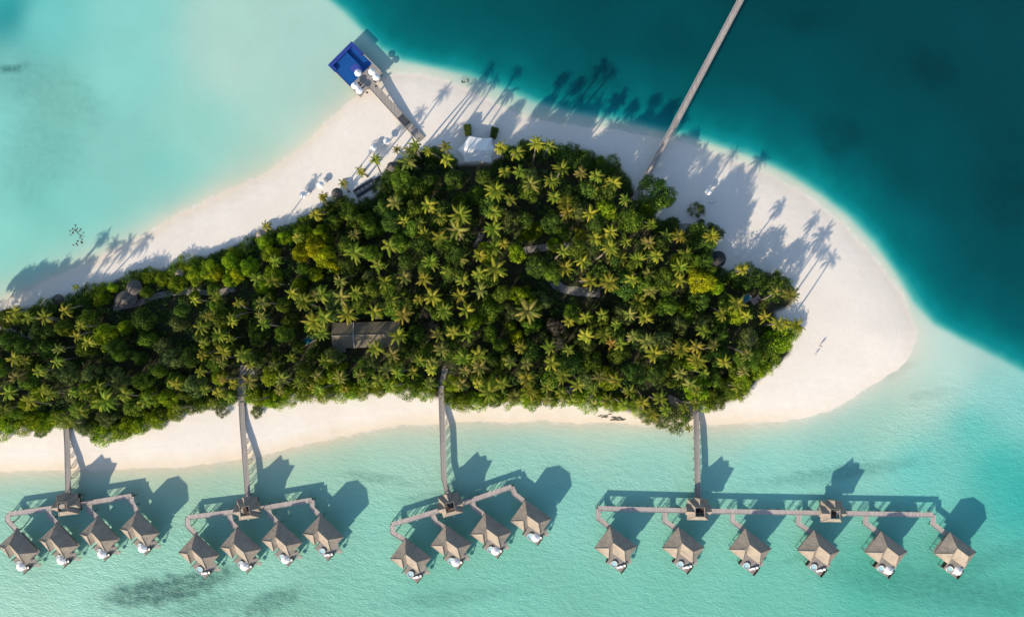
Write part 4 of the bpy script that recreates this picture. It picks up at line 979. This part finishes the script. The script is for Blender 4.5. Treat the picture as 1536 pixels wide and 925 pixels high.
def chair_proto():
    r = empty('deck_chair', (0,0,0))
    MB().box(-.3,.3,-.3,.3,.34,.44).build('seat', M['dark_cushion'], r)
    MB().box(-.3,-.2,-.3,.3,.445,.85).build('backrest', M['dark_cushion'], r)
    for sx in (-.26,.26):
        for sy in (-.26,.26): MB().box(sx-.03,sx+.03,sy-.03,sy+.03,0,.34).build('leg', M['wood_dark'], r)
    return r
ch0 = None
for i, (px, py, rz, lb) in enumerate([(538.5,125.5,.9,'dark chair beside western parasols, nearest the blue floor'),(541,128.5,.9,'dark chair beside western parasols, middle one'),(544,132.5,.9,'dark chair beside western parasols, nearest the beach'),
                                      (543,109,2.4,'dark chair below the parasol by the day bed'),(564,130,2.0,'dark chair at the landward edge of blue deck, east'),(551,139.5,1.2,'dark chair where the beach walk meets the deck')]):
    q = P(px, py, 2.6)
    if ch0 is None: ch0 = chair_proto(); index_kids(ch0); o = ch0
    else: o = copy_tree(ch0)
    o.location = (q.x, q.y, 2.604); o.rotation_euler = (0,0,rz); tag(o, lb, 'chair', 'dark chairs on the blue deck')
pl = V([(556,126),(584,157),(606,181),(633,210)], [2.56,2.45,2.0,1.45]); c = pl[0]; off = Vector((c.x,c.y,0))
root = empty('beach_walk', (c.x,c.y,0), 0, 'grey boarded walk from blue deck down to the beach', 'jetty')
_lz = lower_z; lower_z = (lambda cc: (lambda q: _lz(q+cc)))(off); walkway(root, [[q-off for q in pl]], 2.5, M['deck_grey'], M['deck_grey'], 3.2); lower_z = _lz
a = P(599.5,174.5,2.16)-off; b = P(612,187.5,1.92)-off; d = (b-a).normalized()
MB().bar(a+Vector((0,0,.05)), b+Vector((0,0,.05)), 2.3, .05).build('dark_panel', M['dark_cushion'], root)  # flat dark panel laid across part of the walk

# ------------------------------------------------------------------ beach furniture, canopy, huts
for i, (px, py, lb) in enumerate([(480,277,'white parasol on open sand west of the seating terrace'),(454,292,'white parasol on sand, westernmost on the beach'),(560,222,'white parasol in palm shade beside beach walk'),(580,211,'white parasol in palm shade nearest the beach walk'),
                                  (1063,287,'white parasol alone on the wide shaded eastern sand')]):
    z = ground_z(px, py); q = P(px, py, z+2.3); o = place('parasol', (q.x,q.y,z-.01), .5*i, lb, 'parasol', 'white parasols on the sand'); o.scale = (.68, .68, .95)
for i, (px, py, rz, lb) in enumerate([(485,271,.7,'lounger on sand beside parasol west of the terrace, upper one'),(488,274,.7,'lounger on sand beside parasol west of the terrace, lower one'),(459,288,.6,'lounger on sand beside westernmost beach parasol, upper one'),(462,291,.6,'lounger on sand beside westernmost beach parasol, lower one'),
                                      (556,228,.6,'lounger in palm shade beside the beach walk, western one'),(576,216,.6,'lounger in palm shade beside the beach walk, eastern one'),(1068,302,.2,'lounger on shaded sand below the lone white parasol')]):
    q = gpoint(px, py); place('lounger', (q.x,q.y,q.z-.01), rz, lb, 'sun lounger', 'sun loungers on the sand')

# white tensile canopy
org = P(713,226,3.5); root = empty('tent_canopy', (org.x, org.y, 1.3), 0, 'large white stretched canopy with two peaks at the forest edge', 'canopy')
def loc2(tx, ty, z): 
    q = P(680+tx/5.1375, 180+ty/5.1375, 1.3+z); return Vector((q.x-org.x, q.y-org.y, z))
outl = [loc2(30,230,1.7), loc2(115,122,2.3), loc2(300,138,2.3), loc2(322,225,1.9), loc2(292,328,2.2), loc2(88,325,2.2)]
pk = [loc2(112,222,3.9), loc2(250,235,3.9)]
xs_ = np.linspace(-6.6, 6.6, 56); ys_ = np.linspace(-5.6, 5.6, 48)
bd = []
for i in range(6):
    a, b = outl[i], outl[(i+1) % 6]; cc = sum(outl, Vector())/6
    for k in range(9):
        t_ = k/9; q = a.lerp(b, t_); q = q.lerp(cc, .10*math.sin(math.pi*t_)); bd.append(q)
mb = MB(); rings = 16; cen = sum(outl, Vector())/6
def tent_z(x, y, zb, s_):
    z = zb
    for p_ in pk:
        d_ = math.hypot(x-p_.x, y-p_.y); z += (p_.z-2.6)*.75*math.exp(-(d_/2.2)**1.5)
    return z+ .25*(1-s_)
vs = []
ridge_a, ridge_b = pk
for r_ in range(rings+1):
    s_ = r_/rings
    for q in bd:
        t_ = max(0, min(1, (q-ridge_a).dot(ridge_b-ridge_a)/(ridge_b-ridge_a).length_squared)); cpt = ridge_a.lerp(ridge_b, t_)
        w_ = cpt.lerp(q, s_); zb = 2.6+(q.z-2.6)*s_; vs.append((w_.x, w_.y, tent_z(w_.x, w_.y, zb, s_)))
n = len(bd); mb.add(vs, [(r_*n+k, r_*n+(k+1) % n, (r_+1)*n+(k+1) % n, (r_+1)*n+k) for r_ in range(rings) for k in range(n)])
mb.build('membrane', M['white'], root, True)
for p_ in pk: MB().tube([(p_.x,p_.y,0),(p_.x,p_.y,p_.z-.1)], .08, 8).build('mast', M['rail'], root)
for p_ in outl: MB().tube([(p_.x*1.03,p_.y*1.03,0),(p_.x,p_.y,p_.z-.02)], .05, 6).build('edge_pole', M['rail'], root)
for px, py, rz, lb in [(701.3,194,.08,'dark clipped hedge block by the canopy, nearer the jetty'),(741,198,-.22,'dark clipped hedge block by the canopy, farther from the jetty')]:
    q = P(px, py, 3.2); o = empty('hedge_block', (q.x,q.y,ground_z(px,py)-.02), rz, lb, 'hedge', 'hedge blocks by the canopy')
    mb = MB(); st = random.getstate()
    for _ in range(1500):
        f = random.random(); x = random.uniform(-1,1); y = random.uniform(-1.6,1.6); z = random.uniform(0,2.4)
        if f < .35: z = 2.4; nv = Vector((0,0,1))
        elif f < .7: x = math.copysign(1, x); nv = Vector((x,0,.2))
        else: y = math.copysign(1.6, y); nv = Vector((0,y,.2))
        sx = 1+.12*(y/1.6)
        quad_leaf(mb, Vector((x*sx+random.gauss(0,.06),y+random.gauss(0,.06),z+random.gauss(0,.05))), nv+Vector((random.gauss(0,.5),random.gauss(0,.5),random.gauss(0,.5))), .28, random.uniform(.1,.9))
    mb.build('foliage', M['dark'], o); MB().box(-.9,.9,-1.5,1.5,.05,2.3).build('core', M['wood_dark'], o)

def hut(px, py, rad, hz, rise, mat, label, group='thatched shade huts', sides=18, cat='hut', name='thatched_hut', ry=1.0, rz=0):
    z = ground_z(px, py); q = P(px, py, z+hz+rise*.4); o = empty(name, (q.x,q.y,z-.01), rz, label, cat, group)
    mb = MB(); prof = [(.03,hz+rise),(rad*.3,hz+rise*.68),(rad*.65,hz+rise*.33),(rad,hz),(rad*.98,hz-.22),(rad*.5,hz+rise*.3),(.03,hz+rise*.75)]
    mb.lathe(prof, sides)
    for i, v in enumerate(mb.v): mb.v[i] = (v[0]*(1+random.uniform(-.02,.02)), v[1]*ry*(1+random.uniform(-.02,.02)), v[2]+random.uniform(-.03,.03))
    mb.build('roof', mat, o)
    MB().tube([(0,0,hz+rise*.9),(0,0,hz+rise+.35)], .1, 6).build('finial', M['ridge'], o)
    ring = [(0,0)] if rad < 2.0 else [(rad*.7*math.cos(a), rad*.7*ry*math.sin(a)) for a in np.arange(6)*math.pi/3]
    for x, y in ring: MB().tube([(x,y,0),(x,y,hz+rise*.25)], .09, 6).build('post', M['wood_dark'], o)
    return o
hut(588,250,1.75,2.3,1.3,M['thatch_dark'],'small round thatched hut at the forest corner near the beach walk')
hut(505,290,1.9,2.3,1.3,M['thatch_dark'],'small round thatched hut below the palm next to the terrace')
hut(391,352,1.7,2.3,1.3,M['thatch'],'pale thatched hut half under a lone palm on western beach')
hut(86,449,1.8,2.3,1.2,M['thatch_dark'],'small dark thatched hut at the far western forest edge')
hut(268,410,1.6,2.2,1.2,M['thatch'],'small thatched hut tucked in the lime-green hedge of trees')
hut(199,431,2.6,3.0,2.0,M['thatch_dark'],'round grey thatched hut with pale tip beside the path')
hut(187,449,4.0,2.6,1.8,M['thatch_dark'],'wide low thatched hut joined behind the round grey one', ry=.75, rz=.4)
hut(1078,388,2.6,2.2,1.3,M['roof_shade'],'dark thatched hut in deep shade beside the big yellow tree')
hut(1127,513,1.5,2.2,1.0,M['thatch_dark'],'small dark shade hut between palms and eastern sand')

# terrace with long dark sofas
q = gpoint(548,282.5); root = empty('seating_terrace', (q.x,q.y,q.z), R(32), 'timber terrace with rows of long dark sofas beside palms', 'terrace')
MB().box(-3.9,3.9,-1.55,1.55,-.2,.25).build('floor', M['deck_grey'], root)
for y, d_ in ((1.15,.62),(-.95,.7)):
    MB().box(-3.7,3.5,y-d_/2,y+d_/2,.25,.68).build('sofa', M['navy'], root)
    for k in range(7): MB().box(-3.6+k*1.0,-2.75+k*1.0,y-d_/2+.05,y+.05,.68,.80).build('cushion', M['dark_cushion'], root)
MB().bar((3.72,-1.5,.3),(3.72,1.5,.3),.18,.35).build('end_wall', M['white'], root)
for x in (-2.4,-.8,.8,2.4): MB().box(x-.35,x+.35,-.1,.45,.25,.62).build('low_table', M['rail'], root)
root2 = empty('seating_terrace', gpoint(566,270)[:], R(32), 'small dark bench set at the upper end of the terrace', 'bench')
MB().box(-1.5,1.5,-.4,.4,.0,.42).build('seat', M['dark_cushion'], root2); MB().box(-1.5,1.5,.42,.55,.0,.85).build('backrest', M['navy'], root2); root2.name = 'long_bench'

# long grey roof in the forest and the dark roof in the clearing
def gable_house(px, py, ln, wd, ez, rise, rz, mat, label, fin=False):
    z = 1.35; q = P(px, py, z+ez+rise*.5); o = empty('forest_building', (q.x,q.y,z-.02), rz, label, 'building')
    hx, hy = ln/2, wd/2; mb = MB(); th = .18
    top = [(-hx,-hy,ez),(hx,-hy,ez),(hx,0,ez+rise),(-hx,0,ez+rise),(hx,hy,ez),(-hx,hy,ez)]
    mb.add(top+[(a,b,c-th) for a,b,c in top], [(0,1,2,3),(3,2,4,5),(6,9,8,7),(9,11,10,8),(0,6,7,1),(5,4,10,11),(0,3,9,6),(3,5,11,9),(1,7,8,2),(2,8,10,4)])
    mb.build('roof', mat, o)
    MB().tube([(-hx-.05,0,ez+rise+.04),(hx+.05,0,ez+rise+.04)], .12, 6).build('ridge_cap', M['ridge'], o)
    MB().box(-hx+.6,hx-.6,-hy+.7,hy-.7,0,ez+.05).build('wall', M['wall'], o)
    for k in range(5):
        x = -hx+2.5+k*(ln-5)/4; MB().box(x-.6,x+.6,-hy+.64,-hy+.72,.3,ez-.5).build('window', M['glass'], o)
    if fin:
        f = MB(); x = -hx+ln*.32
        f.bar((x,-hy-.1,ez+.14),(x,0,ez+rise+.22),.22,.3); f.bar((x,0,ez+rise+.22),(x,hy+.1,ez+.14),.22,.3); f.build('parapet', M['rail'], o)
        MB().box(-hx+.6,-hx+3.4,-hy-1.6,-hy-.02,0,.3).build('porch', M['deck_grey'], o)
    return o
gable_house(549,502,22.0,8.2,3.6,1.3,R(1.5),M['slate'],'long building with grey gabled roof among the palms',True)
for px, py, a, b, rz, lb in [(1120,447,1.3,.9,.6,'small teal plunge pool beside pink paving under palms'),(463,510,2.0,.9,.5,'dark teal pool hidden in the forest west of the long roof')]:
    q = P(px, py, 1.6); o = empty('garden_pool', (q.x,q.y,1.3), rz, lb, 'pool')
    MB().box(-a-.3,a+.3,-b-.3,b+.3,0,.30).build('surround', M['terrace'], o); MB().box(-a,a,-b,b,.305,.33).build('water', M['pool'], o)
q = P(1134,450,1.5); o = empty('paved_terrace', (q.x,q.y,1.3), .6, 'small pink paved terrace beside the teal plunge pool', 'terrace'); MB().box(-1.6,1.6,-1.0,1.0,0,.24).build('paving', M['terrace'], o)

# coral heads off the western beach, driftwood on the southern beach
def coral(px, py, rx, ry, n, label):
    mb = MB(); c = P(px, py, 0)
    for _ in range(n):
        a = random.uniform(0,6.28); r_ = math.sqrt(random.uniform(.08,1)); x = rx*r_*math.cos(a); y = ry*r_*math.sin(a); s_ = random.uniform(.18,.42)
        k = len(mb.v); mb.lathe([(s_*1.1,-1.2),(s_*1.15,-.1),(s_*.7,.03),(.02,.06)], 7, (x,y,0))
        for i in range(k, len(mb.v)): v = mb.v[i]; mb.v[i] = (v[0]+random.uniform(-.12,.12), v[1]+random.uniform(-.12,.12), v[2])
    o = mb.build('coral_patch', M['stone']); o.location = c; tag(o, label, 'coral', None, 'stuff'); return o
coral(115,353,2.6,3.6,36,'dark speckled coral patch in the shallows off the western beach')
coral(697,120,1.5,.9,5,'few dark coral heads off the northern shore')
o = empty('driftwood', gpoint(915,626)[:], .05, 'brown line of driftwood and weed along the southern sand', 'driftwood')
for k, (x0, y0, x1, y1) in enumerate([(-4,.6,-2.2,.9),(-2.2,.8,-.6,.3),(-1,.9,.8,1.0),(.4,.2,2.2,-.2),(1.8,-.3,4,-.6),(0,-.9,3,-1.1),(3,-.9,5,-.9),(-3,.2,-1,.0)]):
    z_ = .12
    MB().tube([(x0,y0,z_-.1),((x0+x1)/2,(y0+y1)/2+random.uniform(-.3,.3),z_),(x1,y1,z_-.1)], [.14,.2,.1], 6).build('branch', M['drift'], o)

# ------------------------------------------------------------------ the two people on the eastern sand
M['skin'] = simple('skin', (0.42, 0.26, 0.18), 0.6, 0.08, 4, 0)
M['hair'] = simple('hair', (0.03, 0.02, 0.015), 0.7, 0.2, 6, 0)
M['tan_cloth'] = simple('tan_cloth', (0.55, 0.43, 0.28), 0.85, 0.1, 4, 0.1)
M['grey_cloth'] = simple('grey_cloth', (0.25, 0.27, 0.24), 0.85, 0.1, 4, 0.1)
M['dark_cloth'] = simple('dark_cloth', (0.06, 0.06, 0.09), 0.85, 0.1, 4, 0.1)
def skin_mesh(name, verts, edges, radii, mat, parent, root=0, sub=1):
    me = bpy.data.meshes.new(name); me.from_pydata(verts, edges, []); me.update(); me.materials.append(mat)
    o = bpy.data.objects.new(name, me); link(o, parent)
    md = o.modifiers.new('skin', 'SKIN'); md.use_smooth_shade = True
    for i, r_ in enumerate(radii):
        sv = me.skin_vertices[0].data[i]; sv.radius = (r_, r_); sv.use_root = (i == root)
    sb = o.modifiers.new('subd', 'SUBSURF'); sb.levels = sub; sb.render_levels = sub; return o
def person(px, py, rz, label, arms, shirt, legs_cloth, sc=1.0, stride=.14):
    q = gpoint(px, py); root = empty('person', (q.x,q.y,q.z-.015), rz, label, 'person', 'people on the sand'); root.scale = (sc,sc,sc)
    v = []; e = []; r_ = []
    def add(p_, rad, par=None):
        v.append(p_); r_.append(rad); i = len(v)-1
        if par is not None: e.append((par, i))
        return i
    pel = add((0,0,.95),.14); ch_ = add((0,0,1.2),.15,pel); sh = add((0,0,1.40),.13,ch_); nk = add((0,.01,1.5),.06,sh); hd = add((0,.02,1.60),.095,nk); ht = add((0,.02,1.72),.085,hd)
    add((0,.125,1.61),.018,hd)                                # nose
    for s_ in (-1,1):
        hp = add((.1*s_,0,.9),.1,pel); kn = add((.11*s_,.03+stride*s_,.5),.065,hp); an = add((.11*s_,stride*1.3*s_,.09),.042,kn); add((.12*s_,.14+stride*1.3*s_,.035),.035,an)
        s1 = add((.19*s_,0,1.39),.06,sh); el, wr = arms; x, y, z = el; e1 = add((x*s_,y,z),.045,s1); x, y, z = wr; w1 = add((x*s_,y,z),.032,e1)
        d = (Vector((wr[0]*s_,wr[1],wr[2]))-Vector((el[0]*s_,el[1],el[2]))).normalized(); wv = Vector((wr[0]*s_,wr[1],wr[2])); pm = wv+d*.08; pi = add(tuple(pm),.036,w1)
        sd_ = d.cross(Vector((0,0,1))); sd_ = sd_.normalized() if sd_.length > .1 else Vector((0,1,0))
        for k in range(4):
            b0 = pm+sd_*(k-1.5)*.022; f1 = add(tuple(b0+d*.04),.0095,pi); add(tuple(b0+d*(.085-.012*abs(k-1.3))-Vector((0,0,.02))),.008,f1)
        th = add(tuple(wv+d*.04+sd_*.05),.011,w1); add(tuple(wv+d*.08+sd_*.065),.009,th)
    skin_mesh('body', v, e, r_, M['skin'], root)
    skin_mesh('shirt', [(0,0,.93),(0,0,1.2),(0,0,1.42),(.2,0,1.39),(-.2,0,1.39),(arms[0][0]*.8,arms[0][1]*.8,1.39+(arms[0][2]-1.39)*.8),(-arms[0][0]*.8,arms[0][1]*.8,1.39+(arms[0][2]-1.39)*.8)], [(0,1),(1,2),(2,3),(2,4),(3,5),(4,6)], [.165,.178,.15,.085,.085,.072,.072], shirt, root)
    skin_mesh('shorts', [(0,0,.97),(.105,0,.88),(.11,.02+stride*.8,.58),(-.105,0,.88),(-.11,.02-stride*.8,.58)], [(0,1),(1,2),(0,3),(3,4)], [.165,.125,.10,.125,.10], legs_cloth, root)
    hb = MB().lathe([(.108,1.60),(.115,1.68),(.09,1.765),(.04,1.80),(.001,1.81)], 14, (0,.0,0)); hb.build('hair', M['hair'], root, True)
    for s_ in (-1,1): MB().lathe([(.001,-.012),(.013,0),(.001,.012)], 6, (.038*s_,.108,1.64)).build('eye', M['hair'], root)
    return root
person(1229,518.6,R(-40),'standing person in grey clothes, the taller of two on sand',((.34,.02,1.15),(.22,.12,.95)),M['grey_cloth'],M['dark_cloth'],1.08)
person(1222.3,531.5,R(-30),'shorter person in tan clothes with arms held out on sand',((.42,.02,1.34),(.66,.06,1.30)),M['tan_cloth'],M['tan_cloth'],.78)
